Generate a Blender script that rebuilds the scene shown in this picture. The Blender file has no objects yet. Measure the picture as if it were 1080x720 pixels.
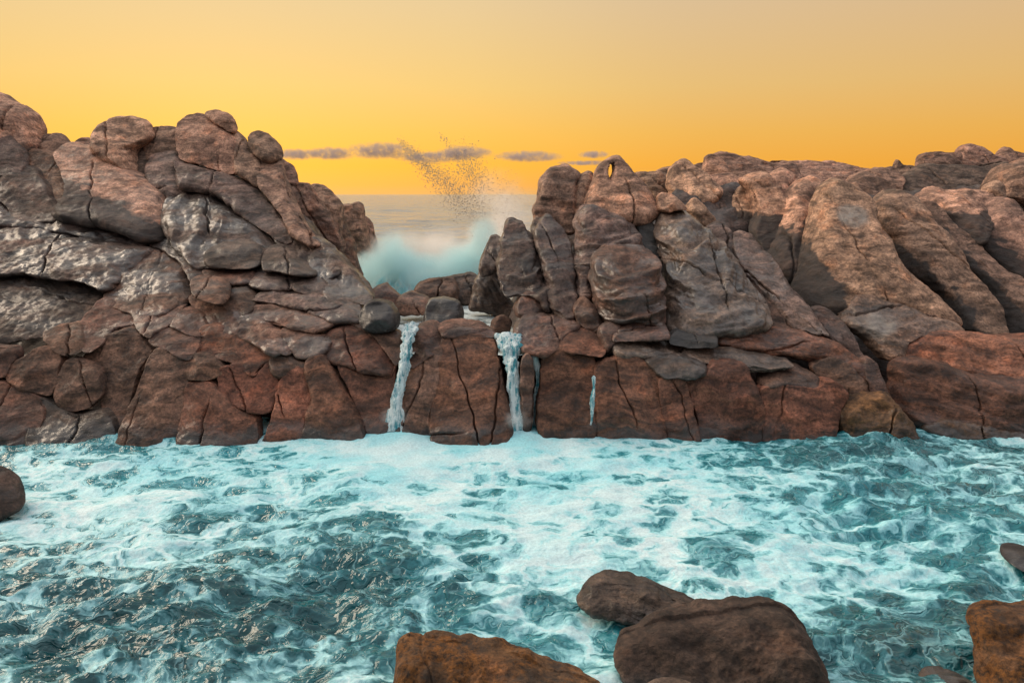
import bpy, math, random
import numpy as np

# ------------------------------------------------------------------ camera
CAM_H, PITCH, F = 4.5, math.atan(155 / 800), 800.0
scene = bpy.context.scene
C = scene.collection
cam_d = bpy.data.cameras.new("camera")
cam = bpy.data.objects.new("camera", cam_d)
C.objects.link(cam)
cam_d.sensor_width = 36
cam_d.lens = 36 * F / 1080
cam_d.clip_start, cam_d.clip_end = 0.1, 40000
cam.location = (0, 0, CAM_H)
cam.rotation_euler = (math.radians(90) - PITCH, 0, 0)
scene.camera = cam

# ------------------------------------------------------------------ sky, sun, exposure
SUN_AZ, SUN_EL = math.radians(-20), math.radians(3.5)      # azimuth from +Y, negative towards -X
world = bpy.data.worlds.new("World")
scene.world = world
world.use_nodes = True


def srgb(r, g, b, a=1.0):
    f = lambda c: (c / 255 / 12.92) if c <= 10 else ((c / 255 + 0.055) / 1.055) ** 2.4
    return (f(r), f(g), f(b), a)


def build_sky():
    nt = world.node_tree
    N, L = nt.nodes, nt.links
    N.clear()
    out = N.new("ShaderNodeOutputWorld")
    tc = N.new("ShaderNodeTexCoord")
    sep = N.new("ShaderNodeSeparateXYZ")
    L.new(tc.outputs["Generated"], sep.inputs[0])

    def ramp(stops):
        r = N.new("ShaderNodeValToRGB")
        e = r.color_ramp.elements
        while len(e) < len(stops):
            e.new(0.5)
        for k, (p, c) in enumerate(stops):
            e[k].position = p
            e[k].color = c
        L.new(sep.outputs["Z"], r.inputs[0])
        return r
    front = ramp([(0.0, srgb(226, 166, 100)), (0.012, srgb(240, 168, 80)), (0.035, srgb(247, 175, 64)), (0.075, srgb(242, 184, 86)),
                  (0.13, srgb(234, 192, 118)), (0.23, srgb(222, 193, 150)), (0.40, srgb(226, 202, 168)),
                  (0.58, (1.05, 1.03, 1.0, 1)), (1.0, (0.84, 0.86, 0.88, 1))])
    back = ramp([(0.0, srgb(96, 88, 90)), (0.2, srgb(140, 128, 124)), (0.5, (0.62, 0.62, 0.62, 1)),
                 (1.0, (0.84, 0.86, 0.88, 1))])
    # azimuth blend, front (towards the sunset, +Y) to back
    ma = N.new("ShaderNodeMapRange")
    ma.inputs["From Min"].default_value = 0.55
    ma.inputs["From Max"].default_value = -0.25
    ma.interpolation_type = 'SMOOTHSTEP'
    L.new(sep.outputs["Y"], ma.inputs["Value"])
    mix = N.new("ShaderNodeMix")
    mix.data_type = 'RGBA'
    L.new(ma.outputs[0], mix.inputs["Factor"])
    L.new(front.outputs[0], mix.inputs[6])
    L.new(back.outputs[0], mix.inputs[7])
    # warm glow round the sun
    dot = N.new("ShaderNodeVectorMath")
    dot.operation = 'DOT_PRODUCT'
    L.new(tc.outputs["Generated"], dot.inputs[0])
    dot.inputs[1].default_value = (math.sin(SUN_AZ), math.cos(SUN_AZ), 0.03)
    gl = N.new("ShaderNodeMapRange")
    gl.inputs["From Min"].default_value = 0.82
    gl.inputs["From Max"].default_value = 1.0
    gl.interpolation_type = 'SMOOTHSTEP'
    L.new(dot.outputs["Value"], gl.inputs["Value"])
    glow = N.new("ShaderNodeMix")
    glow.data_type = 'RGBA'
    glow.blend_type = 'ADD'
    gm = N.new("ShaderNodeMath")
    gm.operation = 'MULTIPLY'
    gm.inputs[1].default_value = 0.17
    L.new(gl.outputs[0], gm.inputs[0])
    L.new(gm.outputs[0], glow.inputs["Factor"])
    L.new(mix.outputs[2], glow.inputs[6])
    glow.inputs[7].default_value = (0.55, 0.42, 0.03, 1)
    # darker orange away from the sun at the other side
    dx = N.new("ShaderNodeMapRange")
    dx.inputs["From Min"].default_value = -0.05
    dx.inputs["From Max"].default_value = 0.7
    dx.inputs["To Min"].default_value = 0
    dx.inputs["To Max"].default_value = 0.75
    L.new(sep.outputs["X"], dx.inputs["Value"])
    dk = N.new("ShaderNodeMix")
    dk.data_type = 'RGBA'
    dk.blend_type = 'MULTIPLY'
    L.new(dx.outputs[0], dk.inputs["Factor"])
    L.new(glow.outputs[2], dk.inputs[6])
    dk.inputs[7].default_value = (0.86, 0.80, 0.84, 1)
    bg = N.new("ShaderNodeBackground")
    bg.inputs["Strength"].default_value = 1.0
    L.new(dk.outputs[2], bg.inputs[0])
    sky = N.new("ShaderNodeTexSky")
    sky.sky_type = 'NISHITA'
    sky.sun_disc = False
    sky.sun_elevation = SUN_EL
    sky.sun_rotation = SUN_AZ
    bg2 = N.new("ShaderNodeBackground")
    bg2.inputs["Strength"].default_value = 0.006
    L.new(sky.outputs[0], bg2.inputs[0])
    add = N.new("ShaderNodeAddShader")
    L.new(bg.outputs[0], add.inputs[0])
    L.new(bg2.outputs[0], add.inputs[1])
    L.new(add.outputs[0], out.inputs[0])


build_sky()
sun_d = bpy.data.lights.new("sun", 'SUN')
sun_d.energy = 2.8
sun_d.angle = math.radians(40)
sun_d.specular_factor = 0.28
sun_d.color = (1.0, 0.80, 0.60)
sun = bpy.data.objects.new("sun", sun_d)
C.objects.link(sun)
GLOW_AZ, GLOW_EL = math.radians(-62), math.radians(30)      # soft broad afterglow, from beyond the sunset bank
sun.rotation_euler = (math.radians(90) - GLOW_EL, 0, math.pi - GLOW_AZ)
sun.location = (-100, 300, 60)

scene.view_settings.view_transform = 'Standard'
scene.view_settings.look = 'None'
scene.view_settings.exposure = 0.0
scene.view_settings.gamma = 1.0
scene.view_settings.use_curve_mapping = False
scene.render.engine = 'CYCLES'
scene.cycles.volume_step_rate = 2.0
scene.cycles.volume_max_steps = 96
scene.cycles.volume_bounces = 8
scene.cycles.max_bounces = 8

# ------------------------------------------------------------------ maths helpers
CP, SP = math.cos(PITCH), math.sin(PITCH)


def unproject(px, py, y):
    """point of the picture (1080 x 720) at world depth y"""
    u = (np.asarray(px, float) - 540) / F
    v = (360 - np.asarray(py, float)) / F
    t = y / (CP + v * SP)
    return np.stack([u * t, y + 0 * u, CAM_H + (-SP + v * CP) * t], -1)


def project(P):
    d = P[..., 1] * CP - (P[..., 2] - CAM_H) * SP
    up = P[..., 1] * SP + (P[..., 2] - CAM_H) * CP
    return 540 + F * P[..., 0] / d, 360 - F * up / d


def y_on_plane(py, z=0.0):
    v = (360 - py) / F
    return (z - CAM_H) / ((-SP + v * CP) / (CP + v * SP))


_rng = np.random.RandomState(7)
_perm = _rng.permutation(256)
_perm = np.concatenate([_perm, _perm, _perm])
_grad = _rng.normal(size=(256, 3)).astype(np.float32)
_grad /= np.linalg.norm(_grad, axis=1)[:, None]


def perlin(P):
    P = np.asarray(P, np.float32)
    i = np.floor(P).astype(np.int64)
    f = P - i
    i &= 255
    w = f * f * f * (f * (f * 6 - 15) + 10)
    res = 0
    for dx in (0, 1):
        wx = w[:, 0] if dx else 1 - w[:, 0]
        px_ = _perm[i[:, 0] + dx]
        for dy in (0, 1):
            wy = w[:, 1] if dy else 1 - w[:, 1]
            pxy = _perm[px_ + i[:, 1] + dy]
            for dz in (0, 1):
                wz = w[:, 2] if dz else 1 - w[:, 2]
                g = _grad[_perm[pxy + i[:, 2] + dz] & 255]
                res = res + wx * wy * wz * (g[:, 0] * (f[:, 0] - dx) + g[:, 1] * (f[:, 1] - dy) + g[:, 2] * (f[:, 2] - dz))
    return res * 1.6


def fbm(P, octs=4, gain=0.5, lac=2.03):
    a, s, r = 1.0, 1.0, 0
    for k in range(octs):
        r = r + a * perlin(P * s + 17.3 * k)
        a *= gain
        s *= lac
    return r


def sstep(a, b, x):
    t = np.clip((x - a) / (b - a), 0, 1)
    return t * t * (3 - 2 * t)


def vnormals(V, Q):
    n = np.cross(V[Q[:, 2]] - V[Q[:, 0]], V[Q[:, 3]] - V[Q[:, 1]])
    out = np.zeros_like(V)
    for k in range(4):
        for a in range(3):
            out[:, a] += np.bincount(Q[:, k], n[:, a], len(V))
    return out / (np.linalg.norm(out, axis=1)[:, None] + 1e-12)


def make_mesh(name, V, Q, mat, attrs=None, smooth=True, T=None):
    """quads Q (n,4) and optional triangles T (m,3) as one mesh object, origin at base centre"""
    lo, hi = V.min(0), V.max(0)
    org = np.array([(lo[0] + hi[0]) / 2, (lo[1] + hi[1]) / 2, lo[2]])
    W = (V - org).astype(np.float32)
    me = bpy.data.meshes.new(name)
    me.vertices.add(len(W))
    me.vertices.foreach_set("co", W.ravel())
    loops = Q.ravel() if T is None or not len(T) else np.concatenate([Q.ravel(), T.ravel()])
    nq, ntr = len(Q), 0 if T is None else len(T)
    me.loops.add(len(loops))
    me.loops.foreach_set("vertex_index", loops.astype(np.int32))
    me.polygons.add(nq + ntr)
    st = np.concatenate([np.arange(nq) * 4, nq * 4 + np.arange(ntr) * 3]).astype(np.int32)
    me.polygons.foreach_set("loop_start", st)
    me.polygons.foreach_set("use_smooth", np.full(nq + ntr, smooth))
    me.update(calc_edges=True)
    for k, a in (attrs or {}).items():
        at = me.attributes.new(k, 'FLOAT', 'POINT')
        at.data.foreach_set("value", np.asarray(a, np.float32))
    me.materials.append(mat)
    o = bpy.data.objects.new(name, me)
    o.location = org
    C.objects.link(o)
    return o


def tag(o, label=None, cat=None, group=None, kind=None):
    if label:
        o["label"] = label
    if cat:
        o["category"] = cat
    if group:
        o["group"] = group
    if kind:
        o["kind"] = kind
    return o


# ------------------------------------------------------------------ node helper
class NT:
    def __init__(self, name):
        self.m = bpy.data.materials.new(name)
        self.m.use_nodes = True
        self.t = self.m.node_tree
        self.t.nodes.clear()
        self.out = self.n("ShaderNodeOutputMaterial")

    def n(self, typ, **kw):
        nd = self.t.nodes.new(typ)
        for k, v in kw.items():
            setattr(nd, k, v)
        return nd

    def put(self, sock, val):
        if isinstance(val, bpy.types.NodeSocket):
            self.t.links.new(val, sock)
        else:
            sock.default_value = val

    def math(self, op, a, b=0.0, c=None, clamp=False):
        nd = self.n("ShaderNodeMath", operation=op, use_clamp=clamp)
        self.put(nd.inputs[0], a)
        self.put(nd.inputs[1], b)
        if c is not None:
            self.put(nd.inputs[2], c)
        return nd.outputs[0]

    def mix(self, f, a, b, blend='MIX'):
        nd = self.n("ShaderNodeMix", data_type='RGBA', blend_type=blend)
        self.put(nd.inputs[0], f)
        self.put(nd.inputs[6], a)
        self.put(nd.inputs[7], b)
        return nd.outputs[2]

    def rng(self, v, a, b, c=0.0, d=1.0, smooth=True):
        nd = self.n("ShaderNodeMapRange", interpolation_type='SMOOTHSTEP' if smooth else 'LINEAR')
        self.put(nd.inputs["Value"], v)
        for k, x in zip(("From Min", "From Max", "To Min", "To Max"), (a, b, c, d)):
            self.put(nd.inputs[k], x)
        return nd.outputs[0]

    def noise(self, vec, scale, detail=4, rough=0.55, dist=0.0, color=False):
        nd = self.n("ShaderNodeTexNoise")
        self.put(nd.inputs["Vector"], vec)
        nd.inputs["Scale"].default_value = scale
        nd.inputs["Detail"].default_value = detail
        nd.inputs["Roughness"].default_value = rough
        nd.inputs["Distortion"].default_value = dist
        return nd.outputs["Color" if color else "Fac"]

    def vmul(self, vec, s):
        nd = self.n("ShaderNodeVectorMath", operation='MULTIPLY')
        self.put(nd.inputs[0], vec)
        nd.inputs[1].default_value = s
        return nd.outputs[0]

    def vadd(self, a, b):
        nd = self.n("ShaderNodeVectorMath", operation='ADD')
        self.put(nd.inputs[0], a)
        self.put(nd.inputs[1], b)
        return nd.outputs[0]

    def attr(self, name):
        return self.n("ShaderNodeAttribute", attribute_name=name).outputs["Fac"]

    def pos(self):
        return self.n("ShaderNodeNewGeometry").outputs["Position"]

    def bump(self, h, dist, strength=1.0, normal=None):
        nd = self.n("ShaderNodeBump")
        self.put(nd.inputs["Strength"], strength)
        nd.inputs["Distance"].default_value = dist
        self.put(nd.inputs["Height"], h)
        if normal is not None:
            self.put(nd.inputs["Normal"], normal)
        return nd.outputs[0]

    def bsdf(self, **kw):
        b = self.n("ShaderNodeBsdfPrincipled")
        for k, v in kw.items():
            self.put(b.inputs[k], v)
        self.t.links.new(b.outputs[0], self.out.inputs["Surface"])
        return b


def rock_material(name, moss=False):
    m = NT(name)
    P = m.pos()
    info = m.n("ShaderNodeObjectInfo")
    tint = info.outputs["Color"]
    wet, stain = m.attr("wet"), m.attr("stain")
    warp = m.vadd(P, m.vmul(m.noise(P, 0.8, 3, color=True), (0.8, 0.8, 0.8)))
    strat = m.vmul(warp, (1.1, 1.1, 6.5))
    n_big = m.noise(P, 0.55, 5, 0.6)
    n_str = m.noise(strat, 0.9, 7, 0.62)
    n_mid = m.noise(warp, 3.2, 7, 0.65)
    n_fin = m.noise(P, 17.0, 9, 0.76)
    k = m.math('MULTIPLY', m.rng(n_str, 0.32, 0.68, 0.42, 1.5), m.rng(n_mid, 0.32, 0.68, 0.5, 1.45))
    k = m.math('MULTIPLY', k, m.rng(n_fin, 0.34, 0.66, 0.5, 1.5))
    comb = m.n("ShaderNodeCombineColor")
    for i in range(3):
        m.put(comb.inputs[i], k)
    col = m.mix(1.0, tint, comb.outputs[0], 'MULTIPLY')
    # greyer and darker weathered patches, ochre blush
    col = m.mix(m.rng(n_big, 0.46, 0.66, 0, 0.38), col, m.mix(1.0, col, (0.52, 0.60, 0.62, 1), 'MULTIPLY'))
    col = m.mix(m.rng(m.noise(P, 1.7, 4, 0.6), 0.52, 0.72, 0, 0.55), col, m.mix(1.0, col, (1.45, 1.08, 0.85, 1), 'MULTIPLY'))
    if moss:
        col = m.mix(m.rng(m.noise(P, 1.9, 5, .65), .40, .60, .75, 0), col, (0.035, 0.030, 0.027, 1))
        mo = m.rng(m.noise(P, 2.6, 6, 0.7), 0.44, 0.58)
        col = m.mix(mo, col, m.mix(m.rng(n_fin, 0.35, 0.65), (0.022, 0.012, 0.006, 1), (0.30, 0.115, 0.024, 1)))
    col = m.mix(m.math('MULTIPLY', m.attr('pale'), m.rng(n_mid, .35, .6, .35, .95)), col, (0.40, 0.345, 0.30, 1))
    # black lichen band
    st = m.math('MULTIPLY', m.rng(m.math('ADD', stain, m.math('MULTIPLY', m.math('SUBTRACT', n_mid, 0.5), 1.3)), 0.38, 0.62), m.rng(n_fin, 0.25, 0.55, 0.72, 1.0))
    col = m.mix(m.math('MULTIPLY', st, 0.93), col, m.mix(n_fin, (0.010, 0.010, 0.011, 1), (0.05, 0.045, 0.042, 1)))
    # wet film: darker, glossy
    w = m.math('MULTIPLY', wet, m.rng(m.noise(strat, 0.5, 6, 0.62), 0.40, 0.60, 0.12, 1.0), clamp=True)
    col = m.mix(m.math('MULTIPLY', w, 0.74), col, (0.012, 0.011, 0.012, 1))
    ro = m.rng(w, 0.0, 1.0, 0.9, 0.36, smooth=False)
    ro = m.math('ADD', ro, m.rng(n_fin, 0.3, 0.7, -0.06, 0.08))
    h1 = m.math('ADD', m.math('MULTIPLY', n_mid, 1.0), m.math('MULTIPLY', n_str, 1.3))
    b1 = m.bump(h1, 0.065, 1.0)
    b2 = m.bump(n_fin, 0.05 if moss else 0.022, 1.0, b1)
    m.bsdf(**{"Base Color": col, "Roughness": ro, "Normal": b2, "IOR": 1.5,
              "Coat Weight": m.math('MULTIPLY', w, 0.62), "Coat Roughness": 0.20, "Coat IOR": 1.7, "Coat Normal": m.bump(m.noise(m.vmul(warp, (1.3, 1.3, 14.0)), 1.1, 4, .55), 0.03, 1.0)})
    return m.m


ROCK = rock_material("weathered_rock")
MOSS = rock_material("algae_covered_rock", moss=True)

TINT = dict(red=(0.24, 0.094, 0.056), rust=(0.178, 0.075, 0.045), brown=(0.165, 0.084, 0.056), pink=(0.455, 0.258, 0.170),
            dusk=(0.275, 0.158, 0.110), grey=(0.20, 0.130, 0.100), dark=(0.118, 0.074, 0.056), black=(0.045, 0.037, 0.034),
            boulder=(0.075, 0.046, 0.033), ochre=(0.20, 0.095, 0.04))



def table(pairs):
    a = np.array(sorted(pairs))
    return lambda py: np.interp(py, a[:, 0], a[:, 1])


D_LEFT = table([(470, 13.7), (455, 14.1), (400, 14.7), (370, 15.1), (345, 15.8), (320, 16.7), (290, 18.0), (265, 19.3),
                (235, 20.7), (200, 22), (160, 23.5), (120, 24.5), (100, 25)])
D_RIGHT = table([(465, 13.9), (455, 14.1), (400, 14.4), (370, 14.9), (345, 16), (310, 17.1), (270, 18.6), (230, 20.4),
                 (200, 22), (165, 23.5)])


def dense_outline(pts, step, corner=0.5):
    """closed centripetal-ish Catmull-Rom through pts, resampled evenly"""
    p = np.array(pts, float)
    n = len(p)
    out = []
    for i in range(n):
        p0, p1, p2, p3 = p[i - 1], p[i], p[(i + 1) % n], p[(i + 2) % n]
        t = np.linspace(0, 1, 24, endpoint=False)[:, None]
        m1, m2 = (p2 - p0) * corner * 0.8, (p3 - p1) * corner * 0.8
        L = np.linalg.norm(p2 - p1)
        for m in (m1, m2):
            l = np.linalg.norm(m)
            if l > L:
                m *= L / l
        h = (2 * t**3 - 3 * t**2 + 1) * p1 + (t**3 - 2 * t**2 + t) * m1 + (-2 * t**3 + 3 * t**2) * p2 + (t**3 - t**2) * m2
        out.append(h)
    o = np.concatenate(out)
    seg = np.linalg.norm(np.roll(o, -1, 0) - o, axis=1)
    s = np.concatenate([[0], np.cumsum(seg)])
    m = max(40, int(s[-1] / step))
    q = np.linspace(0, s[-1], m, endpoint=False)
    oc = np.vstack([o, o[:1]])
    r = np.stack([np.interp(q, s, oc[:, 0]), np.interp(q, s, oc[:, 1])], 1)
    area = np.sum(r[:, 0] * np.roll(r[:, 1], -1) - np.roll(r[:, 0], -1) * r[:, 1])
    return r if area > 0 else r[::-1]


def star_centre(r):
    e = np.roll(r, -1, 0) - r
    el = e / (np.linalg.norm(e, axis=1)[:, None] + 1e-9)
    lo, hi = r.min(0), r.max(0)
    gx, gy = np.meshgrid(np.linspace(lo[0], hi[0], 36), np.linspace(lo[1], hi[1], 36))
    c = np.stack([gx.ravel(), gy.ravel()], 1)
    d = el[None, :, 0] * (c[:, None, 1] - r[None, :, 1]) - el[None, :, 1] * (c[:, None, 0] - r[None, :, 0])
    s = np.percentile(d, 2, axis=1)
    return c[np.argmax(s)], s.max()


def soft_dist(p, b, ds):
    out = np.empty(len(p))
    for k in range(0, len(p), 4000):
        d = np.sqrt(((p[k:k + 4000, None] - b[None]) ** 2).sum(2)) + 1e-4
        out[k:k + 4000] = (np.sum(d ** -5.0, 1) * ds / 1.3333) ** (-0.25)
    return out


SEED = [0]
ROCKS = []


def rock(name, label, pts, cls='B', tint='brown', wet=0.25, dep=None, T=None, Rad=None, lump=1.0, strata=1.0, grow=0.5,
         ext=0, stain=None, dy=0.0, mat=None, cat='rock', hole=None, dip=None, crack=1.0, side=None, back=None, group=None, step=1.25, pale=None, facets=None):
    """One rock: its outline stands at its own depth, swells towards and away from the viewer by its thickness,
    leans back between its foot and its top, and is weathered by lumps, bedding ledges and cracks.
    cls B = jointed block with flat face, R = rounded boulder, S = ledge-rich slab, P = ridge or pillar."""
    SEED[0] += 1
    sd = SEED[0]
    r = np.array(pts, float)
    ymin, ymax = r[:, 1].min(), r[:, 1].max()
    if ext:
        lowm = r[:, 1] > ymax - 12
        r[lowm, 1] += ext
    r = dense_outline(r, step)
    cen, ok = star_centre(r)
    # grow slightly so that neighbours meet, roughen the rim
    grow = -0.4 if (cls == 'B' and grow == 0.5) else grow
    tang = np.roll(r, -1, 0) - np.roll(r, 1, 0)
    nrm = np.stack([tang[:, 1], -tang[:, 0]], 1)
    nrm /= np.linalg.norm(nrm, axis=1)[:, None] + 1e-9
    jig = fbm(np.column_stack([r * 0.05, np.full(len(r), sd * 3.7)]), 4, 0.6)
    r = r + nrm * (grow + 1.5 * jig)[:, None]
    if dep is None:
        f = D_LEFT if (side == 'L' or (side is None and cen[0] < 545)) else D_RIGHT
        yb, yt = float(f(ymax)), float(f(ymin))
    else:
        yb, yt = dep
    yb, yt = yb + dy, yt + dy
    ym = (yb + yt) / 2
    mpp = ym / F                                     # metres per picture unit at this depth
    n_t = len(r)
    size = math.sqrt(abs(np.sum(r[:, 0] * np.roll(r[:, 1], -1) - np.roll(r[:, 0], -1) * r[:, 1]) / 2)) * mpp
    b_m = r * mpp
    ds = np.linalg.norm(np.roll(b_m, -1, 0) - b_m, axis=1).mean()
    span = (np.abs(r - cen).max(0)).max()
    nr = int(max(12, min(170, span / 1.15 / step * 1.25)))
    i = np.arange(1, nr + 1) / nr
    s = np.sin(i * math.pi / 2) ** 0.92
    inner = cen[None, :] + 0 * r
    if hole is not None:
        hp = dense_outline(hole, step)
        ha = np.arctan2(hp[:, 1] - hp[:, 1].mean(), hp[:, 0] - hp[:, 0].mean())
        hc = hp.mean(0)
        ra = np.arctan2(r[:, 1] - hc[1], r[:, 0] - hc[0])
        o = np.argsort(ha)
        hx = np.interp(ra, ha[o], hp[o, 0], period=2 * math.pi)
        hy = np.interp(ra, ha[o], hp[o, 1], period=2 * math.pi)
        inner = np.stack([hx, hy], 1)
        u = np.arange(0, nr + 1) / nr
        s = 0.5 - 0.5 * np.cos(u * math.pi)
    ring = inner[None] + s[:, None, None] * (r - inner)[None]            # rings x theta x 2
    if hole is None:
        # smooth (harmonic) filling of the outline
        zc = np.fft.fft(r[:, 0] + 1j * r[:, 1])
        kk = np.abs(np.fft.fftfreq(n_t, 1 / n_t))
        zz = np.fft.ifft(zc[None] * s[:, None] ** kk[None], axis=1)
        ring = np.stack([zz.real, zz.imag], -1)
    flat = ring.reshape(-1, 2)
    sub = b_m[:: max(1, n_t // 260)]
    dsub = ds * n_t / len(sub)
    d = soft_dist(flat * mpp, sub, dsub)
    dmax = d.max()
    prof_args = dict(B=(0.40, 0.20), S=(0.42, 0.42), R=(0.72 * size, dmax * 0.97), P=(0.5 * size, dmax * 0.85))[cls]
    T = T or prof_args[0]
    Rad = min(Rad or prof_args[1], dmax)
    t = np.clip(d / Rad, 0, 1)
    if hole is not None:
        dh = np.sqrt(((flat[:, None] - inner[None, ::6]) ** 2).sum(2)).min(1) * mpp
        t = np.minimum(t, np.clip(dh / 0.16 * 0.35, 0, 1))
    ex = 2.8 if cls == 'B' else 2.0
    p_d = np.clip(1 - (1 - t) ** ex, 0, 1) ** (1 / ex)
    # edge must reach zero exactly on the outline
    edge = np.repeat(s, n_t)
    rim = np.sqrt(np.clip(1 - edge ** 2, 0, 1)) if hole is None else np.repeat(np.sqrt(np.clip(1 - (2 * np.arange(0, nr + 1) / nr - 1) ** 2, 0, 1)), n_t)
    prof = np.minimum(p_d, np.clip(rim * 5, 0, 1) * 1.0)
    if cls == 'R' and hole is None:
        prof = 0.55 * prof + 0.45 * rim
    Tb = back or max(0.9 * size * 0.5, T * 0.9, 0.45)
    v_fr = np.clip((flat[:, 1] - ymin) / (ymax - ymin + 1e-6), -0.1, 1.1)
    y_pl = yt + (yb - yt) * np.clip(v_fr, 0, 1)
    base = unproject(flat[:, 0], flat[:, 1], y_pl)
    # broken faces: the swell is cut by a few flat planes
    rsd = np.random.RandomState(sd * 13 + 5)
    loc = (flat - cen) / (np.abs(r - cen).max(0) + 1e-6)
    fac = prof.copy()
    nf = dict(B=4, S=2, R=3, P=2)[cls] if facets is None else facets
    for kf in range(nf):
        an = rsd.uniform(0, 2 * math.pi)
        g = rsd.uniform(.25, .8) * np.array([math.cos(an), math.sin(an)])
        c0 = rsd.uniform(.72, 1.0)
        if kf == 0:
            g, c0 = np.array([rsd.uniform(-.2, .2), rsd.uniform(.45, .8)]), rsd.uniform(.85, 1.05)
        pl = np.maximum(c0 + loc @ g, 0.42)
        kk = 0.05 if cls == 'B' else 0.10
        hh = np.clip(0.5 + 0.5 * (pl - fac) / kk, 0, 1)
        fac = np.minimum(pl * (1 - hh) + fac * hh - kk * hh * (1 - hh), prof)
    prof = np.maximum(fac, 0)
    front = base.copy()
    front[:, 1] -= T * prof
    nrings = len(s)
    Fi = np.arange(nrings * n_t).reshape(nrings, n_t)
    # back: every third ring, rounded
    bk = list(range(nrings - 2, 0 if hole is None else 0, -3))
    if hole is None and 0 not in bk:
        bk.append(0)
    bring = ring[bk].reshape(-1, 2)
    bs = np.repeat(s[bk], n_t)
    bprof = np.sqrt(np.clip(1 - bs ** 2, 0, 1)) if hole is None else np.repeat(rim.reshape(nrings, n_t)[bk, 0], n_t) * 0.8
    bv = np.clip((bring[:, 1] - ymin) / (ymax - ymin + 1e-6), 0, 1)
    B = unproject(bring[:, 0], bring[:, 1], yt + (yb - yt) * bv)
    B[:, 1] += Tb * bprof
    nB = len(bk)
    Bi = nrings * n_t + np.arange(nB * n_t).reshape(nB, n_t)
    rows = [Fi[k] for k in range(nrings)] + [Bi[k] for k in range(nB)]
    V = np.vstack([front, B])
    quads = []
    for a, b in zip(rows[:-1], rows[1:]):
        quads.append(np.stack([a, np.roll(a, -1), np.roll(b, -1), b], 1))
    tris = []
    if hole is None:
        c0, c1 = len(V), len(V) + 1
        V = np.vstack([V, V[Fi[0]].mean(0), V[Bi[-1]].mean(0)])
        tris = np.vstack([np.stack([np.full(n_t, c0), np.roll(Fi[0], -1), Fi[0]], 1),
                          np.stack([np.full(n_t, c1), Bi[-1], np.roll(Bi[-1], -1)], 1)])
    else:
        a, b = rows[-1], rows[0]
        quads.append(np.stack([a, np.roll(a, -1), np.roll(b, -1), b], 1))
    Q = np.vstack(quads)
    Tt = np.array(tris) if len(tris) else None
    # ------- weathering
    Nn = vnormals(V, Q)
    rf = np.full(len(V), 0.5)
    rf[:len(prof)] = sstep(0.0, 0.85, prof) * 0.85 + 0.15
    if len(V) > nrings * n_t and hole is None:
        Nn[-2] = (0, -1, 0)
        Nn[-1] = (0, 1, 0)
    off = np.array([sd * 0.37, sd * 0.21, sd * 0.11]) * (cls in 'RP')
    amp = min(1.0, 0.35 + size / 2.4)
    L1 = fbm(V * (0.75 / max(0.6, min(size, 2.2))) + off + 5, 3, 0.55) * (0.060 if cls in 'RB' else 0.075) * lump * amp * min(1.6, max(size, .4))
    if dip is None:
        dip = 16 if cen[0] < 430 else -4
    a = math.radians(dip)
    nb = np.array([math.sin(a), -0.25, math.cos(a)])
    wv = perlin(V * 0.55 + 31) * 0.9 + perlin(V * 1.6 + 11) * 0.30
    h = V @ nb
    sc = (h + 0.20 * wv) * min(3.1, 1 / (mpp * 11))
    lay = np.floor(sc)
    fr = sc - lay
    la = 0.5 + 0.5 * np.sin(lay * 12.9898 + 4.1)
    led = (np.where(fr < 0.68, fr / 0.68, (1 - fr) / 0.32) - 0.5) * la
    aniso = V - np.outer(h, nb) * 0.0
    aniso = np.stack([V @ np.array([math.cos(a), 0, -math.sin(a)]) * 0.9, V[:, 1] * 0.9, h * 5.0], 1)
    sc2 = (h + 0.22 * wv + 0.05 * perlin(V * 3.1 + 71)) * min(8.3, 1 / (mpp * 8))
    fo = 2 if mpp > .024 else (3 if mpp > .012 else 6)
    lay2 = np.floor(sc2)
    f2 = sc2 - lay2
    led2 = (np.where(f2 < 0.62, f2 / 0.62, (1 - f2) / 0.38) - 0.5) * np.clip(np.sin(lay2 * 7.233 + 1.3) * 1.4, 0, 1)
    fade = sstep(-.35, .35, perlin(V * 0.8 + 131))
    L2 = (led * 0.050 + led2 * 0.026 * fade + fbm(aniso + off + wv[:, None], fo, 0.5) * 0.028) * strata * (0.55 if cls == 'B' else 1.0) * amp
    rg = 1 - np.abs(perlin(V * 2.3 + 3 + off)) * 2
    L3 = fbm(V * 4.0 + off, fo, 0.5) * 0.034 * amp * lump
    # joints: nearly straight fractures through the rock, running part of the way
    L4 = np.zeros(len(V))
    vc = V.mean(0)
    njt = dict(B=3, S=2, R=1, P=1)[cls] if crack > 0 and size > .5 else 0
    njt = 0 if size < .9 and sd % 2 else (min(njt, 1) if size < 1.7 else njt)
    for kj in range(njt):
        an = rsd.normal(0, .30) + (math.pi / 2 if kj == 2 or (cls == 'S' and kj == 0) else 0) + math.radians(dip) * .5
        pn = np.array([math.cos(an), 0.15, math.sin(an)])
        pc = vc + rsd.uniform(-.45, .45, 3) * size
        q = (V - pc) @ pn + 0.07 * perlin(V * 1.7 + sd) + 0.025 * perlin(V * 6 + sd)
        al = np.cross(pn, (0, 1, 0))
        run = sstep(-.25, .1, perlin((V @ al)[:, None] * np.array([[.8, 0, 0]]) + sd * 1.7 + kj))
        wdt = max(0.010, mpp * 0.62)
        L4 -= np.exp(-(q / wdt) ** 2) * 0.15 * run * crack
    V = V + Nn * (L1 * (0.4 + 0.6 * rf) + (L2 + L3 + L4 + 0.012 * rg * lump) * rf)[:, None]
    # ------- attributes
    ppx, ppy = project(V)
    vf = (ppy - ymin) / (ymax - ymin + 1e-6)
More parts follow.
